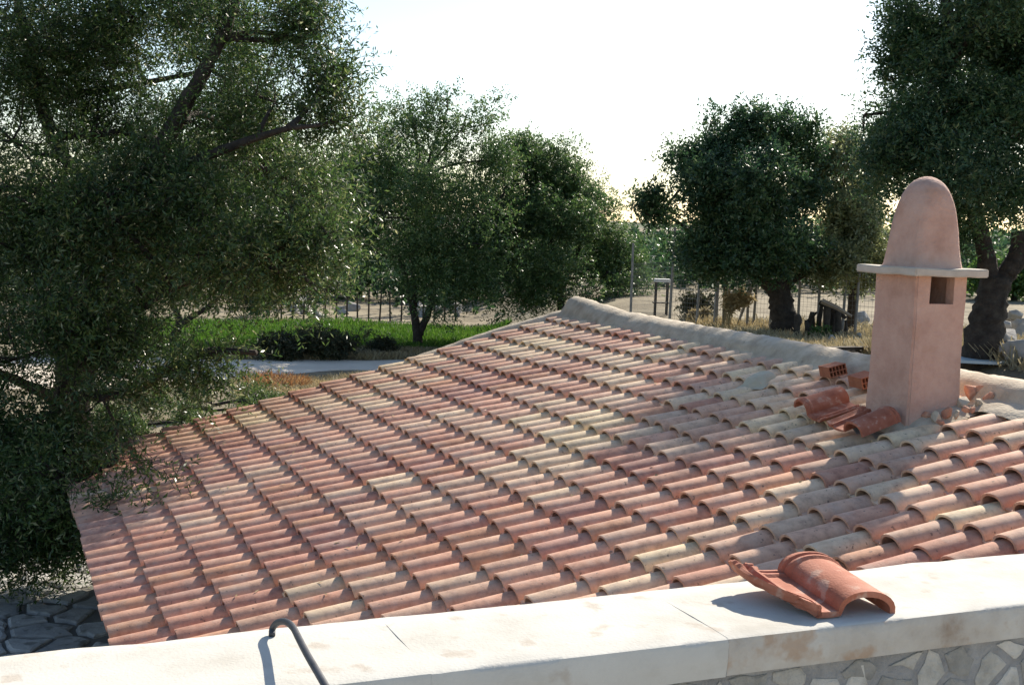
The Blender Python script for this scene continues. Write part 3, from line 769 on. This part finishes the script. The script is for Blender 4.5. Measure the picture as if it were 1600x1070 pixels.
# --- the big olive on the left, overhanging the eave
rs = np.random.default_rng(101)
base = np.array([.75, 14.9, .45])
tree = thing('olive_tree', 'large dark olive tree on the left, its branches overhanging the roof corner', 'tree', 'olive trees', base)
DL = 13.6
near_paths = [
    ([base + (0, 0, -.2), base + (.05, -.05, .7), at(110, 640, 14.2), at(140, 470, 14.0), at(182, 335, 13.8)], .34, .17),
    ([at(182, 335, 13.8), at(240, 250, 13.6), at(296, 150, 13.4), at(345, 60, 13.4), at(390, -60, 13.5)], .13, .05),
    ([at(205, 300, 13.7), at(290, 258, 13.2), at(370, 226, 12.9), at(450, 200, 12.6)], .085, .03),
    ([at(150, 440, 14.0), at(120, 300, 14.2), at(60, 150, 14.3), at(20, -40, 14.4)], .14, .05),
    ([at(125, 560, 14.1), at(230, 470, 13.2), at(340, 420, 12.6), at(450, 385, 12.3)], .08, .025),
    ([at(112, 620, 14.2), at(200, 612, 13.2), at(270, 574, 12.6), at(325, 549, 12.3), at(400, 551, 12.1)], .075, .028),
    ([at(112, 640, 14.2), at(40, 600, 13.2), at(-60, 560, 12.6)], .09, .03),
    ([at(112, 660, 14.2), at(140, 700, 12.9), at(180, 720, 12.0)], .05, .02),
]
near_lobes = [lobe(60, 60, 14, 130, 120), lobe(200, 40, 14.2, 140, 110), lobe(360, 30, 13.8, 120, 95), lobe(470, 60, 13.4, 78, 80),
    lobe(20, 220, 13.6, 120, 110), lobe(150, 200, 14.6, 120, 100), lobe(300, 190, 13.8, 120, 95), lobe(430, 160, 13.2, 105, 85), lobe(520, 190, 13.0, 62, 70),
    lobe(40, 400, 13.0, 130, 120), lobe(180, 420, 13.0, 120, 105), lobe(330, 320, 12.9, 120, 80), lobe(450, 330, 12.4, 85, 85), lobe(515, 370, 12.3, 45, 45),
    lobe(310, 405, 12.4, 105, 58), lobe(420, 420, 12.2, 85, 42), lobe(480, 440, 12.2, 60, 36), lobe(30, 560, 12.4, 130, 110), lobe(150, 560, 12.6, 110, 90),
    lobe(215, 490, 12.7, 50, 45), lobe(20, 720, 12.0, 110, 95), lobe(100, 690, 12.0, 80, 65), lobe(60, 800, 11.8, 70, 85), lobe(110, 770, 11.6, 60, 55), lobe(280, 585, 12.1, 70, 26), lobe(340, 565, 12.2, 45, 22),
    lobe(160, 622, 11.9, 70, 40), 
    lobe(-120, 300, 13.5, 160, 330), lobe(-80, 650, 12.5, 110, 160), lobe(200, -120, 14.4, 260, 120), lobe(90, 300, 15.6, 220, 250),
    lobe(100, 500, 12.2, 90, 90), lobe(95, 640, 12.2, 90, 80), lobe(70, 330, 12.8, 110, 90), lobe(40, 850, 12.2, 70, 50), lobe(100, 840, 12.4, 50, 45), lobe(260, 300, 12.9, 80, 70), lobe(160, 320, 12.6, 80, 70), lobe(-30, 820, 12, 60, 80), lobe(50, 780, 12.4, 80, 90), lobe(130, 800, 12.2, 45, 50), lobe(60, 870, 12.4, 60, 30),
    lobe(260, 220, 16.2, 120, 110), lobe(400, 240, 15.6, 90, 95), lobe(380, 360, 15.4, 80, 70), lobe(250, 370, 16, 110, 80), lobe(330, 110, 16, 110, 90), lobe(130, 520, 15.6, 90, 70), lobe(430, 400, 15.3, 90, 60), lobe(490, 370, 15.6, 60, 60), lobe(470, 290, 15.4, 75, 70), lobe(380, 300, 17, 110, 90),
    lobe(85, 745, 11.4, 50, 50), lobe(510, 120, 13.1, 40, 60), lobe(485, 60, 13.4, 55, 55)]
crown, P, td, tl = leaf_cloud('crown', near_lobes, 25500, 15, .068, .018, MT['leaf_near'], None, rs, (.25, .55), .55, .0, -.12, .75, 1.9, sub=(12, .42))
local(crown, tree)
# sparse sprays drooping over the tiles
spray, P2, td2, tl2 = leaf_cloud('spray', [lobe(150, 740, 10.8, 60, 40), lobe(200, 720, 10.7, 60, 30), lobe(250, 740, 10.6, 60, 30), lobe(190, 780, 10.5, 60, 30), lobe(130, 800, 10.6, 50, 30), lobe(280, 790, 10.5, 50, 20)], 110, 15, .066, .017, MT['leaf_near'], None, rs, (.25, .5), .2, -.1, -.3, .75, 1.6)
local(spray, tree)
P = np.vstack([P, P2, P2]); td = np.vstack([td, td2, td2]); tl = np.concatenate([tl, tl2, tl2])
tr = wood('trunk', None, near_paths, rs, near_lobes, twigs=(P[::3], td[::3], tl[::3], .0035)); local(tr, tree)

def olive(label, basep, lobes, paths, ntw, mat, seed, ll=.11, lw=.042, per=12, tw=(.3, .6), group='olive trees', name='olive_tree', thr=-.15, nsub=4, cat='tree', nscale=.5, grav=.12, shell=1.9, sub=(12, .45)):
    rs = np.random.default_rng(seed)
    t = thing(name, label, cat, group, basep)
    cr, P, td, tl = leaf_cloud('crown', lobes, ntw, per, ll, lw, mat, None, rs, tw, .55, grav, thr, nscale, shell, sub=sub); local(cr, t)
    w_ = wood('trunk', None, paths, rs, lobes, nsub=nsub); local(w_, t)
    return t

# --- centre: two olives beyond the track
b = ground(655, 546); D = float((RM.T @ (b - CAM))[2])
olive('bushy olive with a forked trunk standing in the green field behind the roof', b,
    [lobe(590, 250, D, 66, 70), lobe(650, 200, D, 72, 55), lobe(720, 205, D, 60, 58), lobe(760, 250, D - 1, 55, 60), lobe(600, 340, D - 1, 62, 70), lobe(690, 300, D - 2, 85, 80), lobe(640, 400, D - 1.5, 85, 62), lobe(740, 380, D - 2, 80, 72), lobe(700, 450, D - 2, 80, 45), lobe(770, 450, D - 1, 55, 50), lobe(575, 290, D + 1, 45, 60), lobe(650, 270, D + 2, 110, 100), lobe(560, 230, D + 1, 40, 50), lobe(565, 380, D, 45, 60), lobe(790, 300, D, 35, 60), lobe(540, 300, D + 2, 40, 60), lobe(760, 330, D + 1, 60, 70), lobe(700, 380, D + 2, 90, 70), lobe(620, 330, D + 2, 80, 80), lobe(780, 400, D + 1, 50, 60), lobe(700, 170, D, 45, 30), lobe(640, 170, D, 40, 26)],
    [([b + (0, 0, -.2), at(652, 520, D), at(648, 495, D), at(640, 460, D), at(625, 400, D)], .19, .09), ([at(655, 522, D), at(668, 492, D), at(678, 460, D), at(700, 380, D)], .14, .07), ([at(648, 480, D), at(645, 380, D), at(660, 280, D)], .1, .05)], 11000, MT['leaf'], 5)
b2 = ground(870, 545); D = 43.0; b2 = np.array([*at(880, 500, D)[:2], .6]); b2[2] = float(terrain(b2[0], b2[1]))
olive('olive tree with a rounded crown sloping down to the roof apex', b2,
    [lobe(810, 290, D, 52, 60), lobe(850, 275, D, 55, 55), lobe(890, 300, D, 45, 50), lobe(840, 360, D - 1, 70, 62), lobe(910, 370, D - 1, 55, 55), lobe(870, 430, D - 1.5, 85, 50), lobe(950, 425, D - 1, 40, 42), lobe(975, 440, D, 28, 40), lobe(940, 300, D, 20, 20), lobe(960, 330, D, 22, 24), lobe(820, 440, D - 1, 60, 45), lobe(860, 340, D + 1.5, 90, 85), lobe(800, 350, D + 1, 50, 60), lobe(830, 245, D, 40, 34), lobe(880, 250, D, 36, 34), lobe(920, 310, D, 36, 40), lobe(860, 400, D + 1.5, 90, 60), lobe(985, 425, D, 34, 45), lobe(960, 380, D, 42, 42), lobe(935, 335, D, 40, 36), lobe(800, 250, D, 45, 40), lobe(790, 310, D + 1, 50, 60)],
    [([b2 + (0, 0, -.2), at(876, 470, D), at(866, 420, D), at(856, 340, D)], .2, .08), ([at(874, 460, D), at(900, 400, D), at(920, 350, D)], .12, .05)], 9800, MT['leaf'], 6)
# the small forked olive seen under the near crown
b3 = ground(268, 546); D = float((RM.T @ (b3 - CAM))[2])
olive('small forked olive in the field, seen under the left tree branches', b3,
    [lobe(300, 430, D, 70, 50), lobe(230, 440, D, 55, 45), lobe(360, 455, D, 55, 40), lobe(280, 380, D, 90, 45), lobe(400, 440, D + 1, 55, 45)],
    [([b3 + (0, 0, -.2), at(272, 525, D), at(281, 505, D), at(272, 480, D), at(262, 450, D)], .17, .07), ([at(281, 508, D), at(300, 495, D), at(325, 480, D), at(350, 455, D)], .11, .05)], 2600, MT['leaf_dark'], 7)

# --- right of centre
b4 = ground(1226, 526); D = float((RM.T @ (b4 - CAM))[2])
olive('dark spreading olive with a thick bare trunk left of the chimney', b4,
    [lobe(1110, 225, D, 42, 50), lobe(1160, 215, D, 48, 42), lobe(1215, 215, D, 42, 40), lobe(1255, 230, D, 25, 45), lobe(1120, 300, D - 1, 52, 55), lobe(1185, 290, D - 1, 65, 62), lobe(1235, 300, D, 38, 48), lobe(1105, 370, D - 1, 50, 42), lobe(1165, 375, D - 1.5, 65, 48), lobe(1225, 380, D - 1, 50, 48), lobe(1045, 320, D - .5, 44, 30), lobe(1080, 270, D, 40, 36), lobe(1012, 335, D - .5, 26, 20), lobe(1080, 390, D, 36, 26), lobe(1245, 400, D, 28, 25), lobe(1165, 300, D + 2, 85, 85), lobe(1020, 310, D - .5, 18, 14), lobe(1140, 415, D - 1, 60, 22), lobe(1215, 420, D - 1, 40, 18)],
    [([b4 + (0, 0, -.25), at(1226, 505, D), at(1221, 478, D), at(1217, 455, D), at(1213, 435, D)], .36, .24), ([at(1214, 455, D), at(1196, 440, D), at(1180, 428, D), at(1168, 405, D), at(1150, 340, D)], .19, .08), ([at(1217, 450, D), at(1228, 430, D), at(1225, 380, D), at(1200, 280, D)], .18, .07), ([at(1222, 452, D), at(1245, 432, D), at(1268, 424, D), at(1282, 422, D)], .13, .075), ([at(1165, 400, D), at(1100, 370, D), at(1055, 345, D), at(1020, 320, D)], .08, .025)],
    7000, MT['leaf_dark'], 8, thr=-.02, sub=(8, .36), nscale=.8)
b5 = np.array([*at(1330, 500, D + 2)[:2], 0]); b5[2] = float(terrain(b5[0], b5[1])); D5 = D + 1
olive('paler young olive between the dark tree and the chimney', b5,
    [lobe(1305, 290, D5, 42, 36), lobe(1345, 320, D5, 42, 48), lobe(1300, 350, D5 - .5, 48, 40), lobe(1345, 385, D5 - .5, 46, 40), lobe(1290, 395, D5 - 1, 48, 26), lobe(1325, 250, D5, 34, 30), lobe(1365, 270, D5, 32, 36), lobe(1290, 260, D5, 26, 26), lobe(1355, 420, D5, 28, 24), lobe(1310, 415, D5 - 1, 35, 20)],
    [([b5 + (0, 0, -.2), at(1332, 440, D5), at(1325, 370, D5), at(1318, 300, D5)], .12, .05)], 4600, MT['leaf_pale'], 9)
# --- big olive at the right edge
b6 = ground(1528, 566); D = float((RM.T @ (b6 - CAM))[2])
olive('tall dark olive with a stout leaning trunk behind the chimney at the right edge', b6,
    [lobe(1440, 60, D, 62, 52), lobe(1510, 50, D, 75, 62), lobe(1590, 70, D, 70, 75), lobe(1400, 130, D, 48, 36), lobe(1380, 200, D, 40, 50), lobe(1450, 160, D - 1, 75, 62), lobe(1530, 160, D - 1, 80, 72), lobe(1600, 190, D - 1, 65, 80), lobe(1420, 250, D - 1, 70, 55), lobe(1500, 260, D - 1.5, 80, 62), lobe(1580, 290, D - 1, 65, 62), lobe(1350, 180, D, 18, 18), lobe(1460, 330, D, 70, 55), lobe(1660, 130, D, 100, 130), lobe(1680, 280, D, 70, 90), lobe(1420, 20, D, 30, 24), lobe(1560, -50, D, 130, 60), lobe(1425, -128, 17, 34, 26), lobe(1490, -150, 16.5, 50, 34), lobe(1570, -180, 16.3, 55, 40), lobe(1640, -190, 15.6, 60, 40), lobe(1600, -120, 17, 70, 45), lobe(1660, 20, D - 1, 90, 90), lobe(1545, 15, D - 1.5, 60, 50), lobe(1500, 180, D + 2.5, 130, 130)],
    [([b6 + (0, 0, -.3), at(1535, 530, D), at(1545, 490, D), at(1552, 460, D), at(1556, 435, D)], .29, .20), ([at(1553, 455, D), at(1540, 400, D), at(1528, 350, D), at(1518, 300, D), at(1500, 200, D), at(1480, 110, D)], .15, .05), ([at(1556, 450, D), at(1578, 420, D), at(1592, 385, D), at(1590, 362, D)], .155, .10), ([at(1572, 430, D), at(1610, 380, D), at(1640, 280, D), at(1600, 150, D)], .14, .04)],
    15500, MT['leaf_dark'], 10, ll=.075, lw=.025, thr=-.16, tw=(.22, .45), nscale=.7)

# --- background trees and bushes
bgs = [(470, 500, 62, 400, 130, 'leaf_dark', 'dark tree far behind the field, left of the forked olive'), (560, 495, 66, 380, 110, 'leaf_dark', 'dark tree far behind the field, just left of the forked olive trunk'),
       (760, 490, 66, 340, 150, 'leaf_dark', 'dark tree far behind the two centre olives'), (300, 490, 64, 330, 160, 'leaf_dark', 'dark tree far behind the left tree'), (140, 490, 60, 330, 170, 'leaf_dark', 'dark tree farthest left behind the overhanging tree'),
       (1010, 478, 60, 395, 46, 'leaf', 'low olive behind the roof apex, by the white-topped stand'), (1058, 470, 66, 395, 60, 'leaf_fresh', 'fresh green young tree behind the wire fence'), (1150, 472, 75, 400, 100, 'leaf_dark', 'shaded tree far behind the wire fence'),
       (1290, 478, 70, 400, 100, 'leaf_dark', 'shaded tree far behind the small shelter'), (1420, 500, 62, 390, 130, 'leaf_dark', 'shaded tree far behind the chimney'), (1580, 510, 50, 400, 110, 'leaf_fresh', 'green tree far behind the leaning trunk at the right edge'), (945, 470, 80, 380, 90, 'leaf', 'far olive behind the sloping crown'), (1040, 440, 130, 378, 120, 'leaf', 'farthest hazy tree in the gap of sky'), (660, 492, 64, 440, 120, 'leaf_dark', 'low tree far behind the forked trunk')]
for k, (u, vb, D, vt, w_, mt, lab) in enumerate(bgs):
    bb = np.array([*at(u, vb, D)[:2], 0.0]); bb[2] = float(terrain(bb[0], bb[1]))
    kk = D / F; top = at(u, vt, D)[2]; H = top - bb[2]; r = w_ / 2 * kk
    rs_ = np.random.default_rng(300 + k); lobes = []
    for q in range(7):
        a = rs_.uniform(0, 6.28); rr = rs_.uniform(.2, .75) * r
        lobes.append((bb + np.array([math.cos(a) * rr, math.sin(a) * rr, H * rs_.uniform(.36, .78)]), (r * .5, r * .5, H * .22)))
    lobes.append((bb + np.array([0, 0, H * .55]), (r * .75, r * .75, H * .36)))
    olive(lab, bb, lobes, [([bb + (0, 0, -.3), bb + (.1, 0, H * .25), bb + (0, .1, H * .5)], .16, .07)], 900, MT[mt], 400 + k, ll=.2, lw=.09, per=9, tw=(.35, .7), group='background trees', name='background_tree', nsub=2)
rs_ = np.random.default_rng(900); wl = []
for k in range(240):
    u = rs_.uniform(-150, 1750); D_ = rs_.uniform(50, 115); p = at(u, 400, D_); z0 = float(terrain(p[0], p[1]))
    hgt = rs_.uniform(1.6, 3.4) * (.75 if 960 < u < 1070 else 1.15); r_ = rs_.uniform(1.6, 3.2)
    wl.append((np.array([p[0], p[1], z0 + hgt * .45]), (r_, r_, hgt * .55)))
fw, _a, _b, _c = leaf_cloud('far_wood', wl, 10000, 10, .33, .16, MT['leaf_dark'], None, rs_, (.3, .7), .5, .1, -.4, .4, 2.4)
tag(fw, 'dark band of far-off trees and scrub along the horizon', 'wood', kind='stuff')
# bushes by the track
def bush(label, u, v, w_, h, mat, seed, ntw=900, ll=.09, lw=.035, group='bushes', name='bush'):
    bb = ground(u, v); D = float((RM.T @ (bb - CAM))[2]); kk = D / F
    rs_ = np.random.default_rng(seed); lobes = []
    for q in range(6):
        lobes.append((bb + RM[:, 0] * (rs_.uniform(-.4, .4) * w_ * kk) + np.array([0, 0, h * kk * rs_.uniform(.3, .6)]), (w_ * kk * .25, w_ * kk * .22, h * kk * .38)))
    return olive(label, bb, lobes, [([bb + (0, 0, -.1), bb + (.02, 0, h * kk * .2), bb + (0, .02, h * kk * .5)], .03, .015)], ntw, mat, seed, ll, lw, 10, (.15, .35), group, name, nsub=5, cat='bush')
bush('dark scrubby bush on the far side of the gravel track', 500, 561, 130, 44, MT['leaf_bush'], 61, 1800)
bush('second dark bush beside the track, partly behind the left tree', 420, 561, 90, 40, MT['leaf_bush'], 62, 1100)
bush('brownish low scrub at the foot of the forked olive', 600, 556, 70, 26, MT['leaf_bush'], 63, 500)
bush('dark shrub in the shade behind the far roof corner', 330, 660, 180, 70, MT['leaf_near'], 64, 2200, .06, .02)
bush('dark shrub just above the eave at the far roof corner', 230, 700, 150, 80, MT['leaf_near'], 65, 1800, .06, .02)
bush('tiny bright green sprout beside the dark stake', 1283, 533, 22, 16, MT['leaf_fresh'], 66, 120, .07, .03)
bush('dull brown scrub behind the wire fence', 1095, 500, 60, 46, MT['leaf_bush'], 67, 500)

# ------------------------------------------------------------------ fences and yard things behind the ridge
def post(bm, u, v0, v1, d, r, tilt=0):
    p = at(u, v0, d); q = at(u + tilt, v1, d); tube(bm, [p, q], [r, r], 5)
fence = thing('wire_fence', 'wire mesh fence on grey posts behind the roof ridge', 'fence', loc=ground(1118, 512))
FD = float((RM.T @ (ground(1118, 512) - CAM))[2])
def fp(u):
    g = ground(u, 505 + (u - 1046) * .085); return g
fposts = [985, 1046, 1088, 1117, 1131, 1167, 1176, 1202, 1246, 1277, 1315, 1335, 1390]
heights = [2.1, 2.5, 1.9, 2.0, 2.2, 1.7, 1.3, .9, 1.6, 2.0, 2.1, 2.0, 2.0]
gp = []
for u, h in zip(fposts, heights):
    g = fp(u); gp.append(g); bm = bmesh.new()
    tube(bm, [g + (0, 0, -.2), g + (rng.normal(0, .03), 0, h)], [.035 + .02 * (u in (1117, 1131)), .03 + .015 * (u in (1117, 1131))], 6, 0)
    local(bm_obj('post', bm, MT['post'] if u != 1131 else MT['wood_dark']), fence)
for a, b_ in ((1176, 1150), (1150, 1166)):
    bm = bmesh.new(); g = fp(a if a == 1176 else 1150); h = fp(1150 if a == 1176 else 1172)
    tube(bm, [g + (0, 0, 1.2 if a == 1176 else 0), h + (0, 0, 0 if a == 1176 else 1.2)], [.025, .025], 5); local(bm_obj('brace', bm, MT['post']), fence)
VW = []
def ribbon(p, q, w_):
    d = np.array(q) - np.array(p); s = np.cross(d, RM[:, 2]); s = s / np.linalg.norm(s) * w_ / 2; VW.append([p - s, p + s, q + s, q - s])
for k in range(len(gp) - 1):
    a, b_ = gp[k], gp[k + 1]; n = max(2, int(np.linalg.norm(b_ - a) / .085)); H = 1.55
    for s in range(n):
        p = a + (b_ - a) * (s / n)
        VW_off = np.array([0, 0, .05]); ribbon(p + VW_off, p + (0, 0, H), .005)
    for h in np.arange(.1, H, .11): ribbon(a + (0, 0, h), b_ + (0, 0, h), .005)
wm = quads_obj('wire_mesh', np.array(VW), MT['post']); local(wm, fence); wm['kind'] = 'stuff'
fence2 = thing('post_fence', 'low fence of thin posts along the far edge of the green field', 'fence', loc=ground(560, 503))
prev = None
for u in range(440, 720, 17):
    g = ground(u, 502); bm = bmesh.new(); tube(bm, [g + (0, 0, -.2), g + (rng.normal(0, .04), 0, rng.uniform(1.1, 1.5))], [.04, .035], 5)
    local(bm_obj('post', bm, MT['wood_dark']), fence2)
    if prev is not None:
        for h in (.5, 1.0):
            bm = bmesh.new(); tube(bm, [prev + (0, 0, h), g + (0, 0, h)], [.008, .008], 4); local(bm_obj('wire', bm, MT['post']), fence2)
    prev = g
# pale stones beyond that fence
rs = np.random.default_rng(77)
for k in range(16):
    g = ground(rs.uniform(440, 720), rs.uniform(486, 498)); s = rs.uniform(.25, .7)
    tag(rock('field_stone', g + (0, 0, s * .2), (s, s * .8, s * .5), MT['stone'], k + 20), 'pale field stone lying beyond the low post fence', 'stone', 'pale stones beyond the post fence')

# white-topped stand
g = ground(1032, 492); D = float((RM.T @ (g - CAM))[2]); kk = D / F
st = thing('garden_stand', 'wooden stand with a white top in front of the far trees', 'stand', loc=g)
zt = at(1032, 438, D)[2]; zm = at(1032, 473, D)[2]; w_ = 24 * kk
yaw = Matrix.Rotation(-.4, 3, 'Z')
bm = bmesh.new(); box(bm, (g[0], g[1], zt), (w_, w_ * .8, 5 * kk), yaw); local(bm_obj('top', bm, MT['white']), st)
bm = bmesh.new(); box(bm, (g[0], g[1], zm), (w_ * 1.1, w_ * .7, 1.6 * kk), yaw); local(bm_obj('shelf', bm, MT['wood_dark']), st)
for sx in (-1, 1):
    for sy in (-1, 1):
        off = yaw @ Vector((sx * w_ * .38, sy * w_ * .28, 0)); bm = bmesh.new()
        tube(bm, [(g[0] + off.x, g[1] + off.y, g[2] - .1), (g[0] + off.x, g[1] + off.y, zt)], [.025, .025], 5); local(bm_obj('leg', bm, MT['wood_dark']), st)

# makeshift shelter of dark boards
g = ground(1288, 532); D = float((RM.T @ (g - CAM))[2]); kk = D / F
sh = thing('shelter', 'dark makeshift shelter of rough posts under sloping boards', 'shelter', loc=g)
def P3(u, v, dd=0.0): return at(u, v, D + dd)
for k, (u, v0, v1, r) in enumerate([(1262, 530, 500, 4), (1269, 532, 487, 5), (1274, 533, 512, 4), (1281, 532, 476, 4), (1291, 532, 474, 6), (1301, 532, 478, 5), (1309, 531, 486, 6), (1319, 530, 500, 3)]):
    bm = bmesh.new(); tube(bm, spline([P3(u, v0 + 4, .3 * (k % 2)), P3(u + rng.normal(0, 1.5), (v0 + v1) / 2, .3 * (k % 2)), P3(u + rng.normal(0, 2), v1, .3 * (k % 2))], 3), [r * kk * q for q in (1.15, 1, .9, 1, .95, .85, .6)], 7, .5); local(bm_obj('post', bm, MT['wood_dark'], None, True), sh)
for k, (u0, v0, u1, v1, dd, w_, mt) in enumerate([(1284, 470, 1331, 494, -.15, .06, 'wood_pale'), (1281, 472, 1322, 497, .2, .07, 'wood_dark'), (1262, 502, 1276, 488, .1, .05, 'wood_dark')]):
    a_, b_ = P3(u0, v0, dd), P3(u1, v1, dd - .2); bm = bmesh.new()
    tube(bm, [a_, (a_ + b_) / 2 + np.array([0, 0, .02]), b_], [w_, w_ * .8, w_ * .5], 5, .5); local(bm_obj('roof_board', bm, MT[mt]), sh)
# stake
g = ground(1246, 532); bm = bmesh.new(); D2 = float((RM.T @ (g - CAM))[2])
tube(bm, spline([g + (0, 0, -.1), at(1245, 515, D2), at(1247, 500, D2), at(1245, 492, D2)], 3), [.085, .08, .08, .075, .08, .09, .09, .085, .08, .06], 7, .3)
tag(bm_obj('stump', bm, MT['wood_dark'], None, True), 'short dark stake standing between the olive trunk and the shelter', 'stake')
# dry reeds
def reeds(label, u, v, wpx, hpx, n, seed):
    g = ground(u, v); D = float((RM.T @ (g - CAM))[2]); kk = D / F; rs_ = np.random.default_rng(seed); t = thing('dry_reed', label, 'reed', 'dry reeds', g); Vq = []; bm = bmesh.new()
    for k in range(n):
        s = rs_.uniform(-.25, .1); e = s + rs_.uniform(.0, .65); h = rs_.uniform(.6, 1.0)
        p = [g + RM[:, 0] * (s * wpx * kk), g + RM[:, 0] * ((s * .8 + e * .2) * wpx * kk) + np.array([0, 0, h * .6 * hpx * kk]), g + RM[:, 0] * (e * wpx * kk) + np.array([0, 0, h * hpx * kk]), g + RM[:, 0] * ((e + .25) * wpx * kk) + np.array([0, 0, h * .97 * hpx * kk])]
        sp = spline(p, 5); tube(bm, sp, [.012] * len(sp), 4, 0, False)
        for q in sp[6:]:
            for z in range(9):
                d = rs_.normal(size=3) * np.array([1, 1, .8]); d /= np.linalg.norm(d); d += (sp[-1] - sp[8]) * .8; sd = np.cross(d, rs_.normal(size=3)); sd /= np.linalg.norm(sd); o_ = q + rs_.normal(0, .03, 3)
                Vq.append([o_, o_ + d * .06 + sd * .018, o_ + d * .14, o_ + d * .06 - sd * .018])
    local(bm_obj('stems', bm, MT['straw']), t); local(quads_obj('plumes', np.array(Vq), MT['straw']), t)
reeds('pale arching dry reed plumes beside the fence posts', 1138, 516, 46, 62, 14, 5)
reeds('small pale dry stalks poking up behind the ridge', 1082, 505, 12, 20, 5, 6)
reeds('second clump of pale dry stalks behind the ridge, nearer the fence posts', 1097, 506, 10, 22, 5, 7)
# planks, sheet and stones behind the chimney
g = ground(1342, 560)
for k, (du, dv) in enumerate([(0, 0), (4, -6), (-5, 4)]):
    p = ground(1340 + du, 556 + dv); bm = bmesh.new(); box(bm, p + (0, 0, .06 + .05 * k), (.9, .16, .05), Matrix.Rotation(-.35 + .2 * k, 3, 'Z'))
    tag(bm_obj('plank', bm, MT['wood_dark']), ['dark plank lying on the dry grass left of the chimney', 'dark plank lying highest on the small pile left of the chimney', 'dark plank lying lowest in front of the small pile left of the chimney'][k], 'plank', 'dark planks by the chimney')
p = ground(1522, 574); bm = bmesh.new(); box(bm, p + (0, 0, .10), (.75, .5, .04), Matrix.Rotation(-.5, 3, 'Z') @ Matrix.Rotation(.05, 3, 'X')); bmesh.ops.bevel(bm, geom=bm.edges[:], offset=.006, segments=1)
tag(bm_obj('board', bm, MT['bluesheet']), 'pale blue flat board on the ground beside the leaning trunk', 'board')
rs = np.random.default_rng(88)
for k in range(26):
    u = rs.uniform(1562, 1600); v = rs.uniform(520, 562); p = ground(u, v); s = rs.uniform(.12, .34)
    tag(rock('rubble_stone', p + (0, 0, s * .3 + rs.uniform(0, .45) * (v < 545)), (s, s * .8, s * .6), MT['stone'], k + 60), 'rough grey stone in the rubble heap right of the leaning trunk', 'stone', 'stones in the heap at the right edge')
for k in range(8):
    p = ground(rs.uniform(1300, 1345), rs.uniform(505, 540)); s = rs.uniform(.12, .32)
    tag(rock('yard_stone', p + (0, 0, s * .3), (s, s * .8, s * .55), MT['stone'], k + 120), 'grey stone lying between the shelter and the chimney', 'stone', 'stones beside the shelter')
# distant wooded hill closing the gap of sky
V = []; Fc = []; n = 120
for k in range(n):
    a = math.radians(-60 + 150 * k / (n - 1)); d = 700
    x, y = math.sin(a) * d, math.cos(a) * d
    h = 8 + 7 * noise.noise(Vector((k * .06, 0, 2))) + 1.2 * noise.noise(Vector((k * .5, 0, 7)))
    V += [(x * .9, y * .9, 1.5), (x, y, h), (x * 1.12, y * 1.12, 1.0)]
for k in range(n - 1):
    for s in range(2): Fc.append((k * 3 + s, (k + 1) * 3 + s, (k + 1) * 3 + s + 1, k * 3 + s + 1))
tag(mesh_obj('hills', V, Fc, noise_mat('hill', [(.3, (.07, .09, .05)), (.7, (.13, .14, .08))], .05, 1, 0), smooth=True), kind='structure')

# crumbs of mortar and fallen leaves lying on the tiles
rs = np.random.default_rng(55); VQ = []
nrm = np.array([-math.sin(SL), 0, math.cos(SL)])
for k in range(260):
    i = rs.integers(1, 16); j = rs.integers(0, 44); fx = rs.uniform(.05, .28); fy = rs.normal(0, .022)
    p = np.array([TX, TY, TZ]) + CA * (i + fx / .35) + CB * j + np.array([0, fy, 0])
    q = RM.T @ (p - CAM); u_, v_ = q[0] / q[2] * F + 800, q[1] / q[2] * F + 535
    if k % 3 and u_ > 560 and not (1150 < u_ < 1600 and v_ < 760): continue
    p = p + nrm * (-.040 * fx / .35 - 2.2 * fy * fy / .086 + .005)
    a = rs.uniform(0, 6.28); t1 = np.array([math.cos(a) * math.cos(SL), math.sin(a), math.cos(a) * math.sin(SL)]); t2 = np.cross(nrm, t1)
    l, w_ = (.03, .008) if u_ < 700 else (rs.uniform(.008, .02), rs.uniform(.007, .016))
    VQ.append([p - t1 * l, p + t2 * w_ + nrm * .004, p + t1 * l + nrm * rs.uniform(0, .012), p - t2 * w_ + nrm * .004])
tag(quads_obj('roof_litter', np.array(VQ), MT['straw']), 'dry leaves and mortar crumbs scattered over the roof tiles', 'litter', kind='stuff')
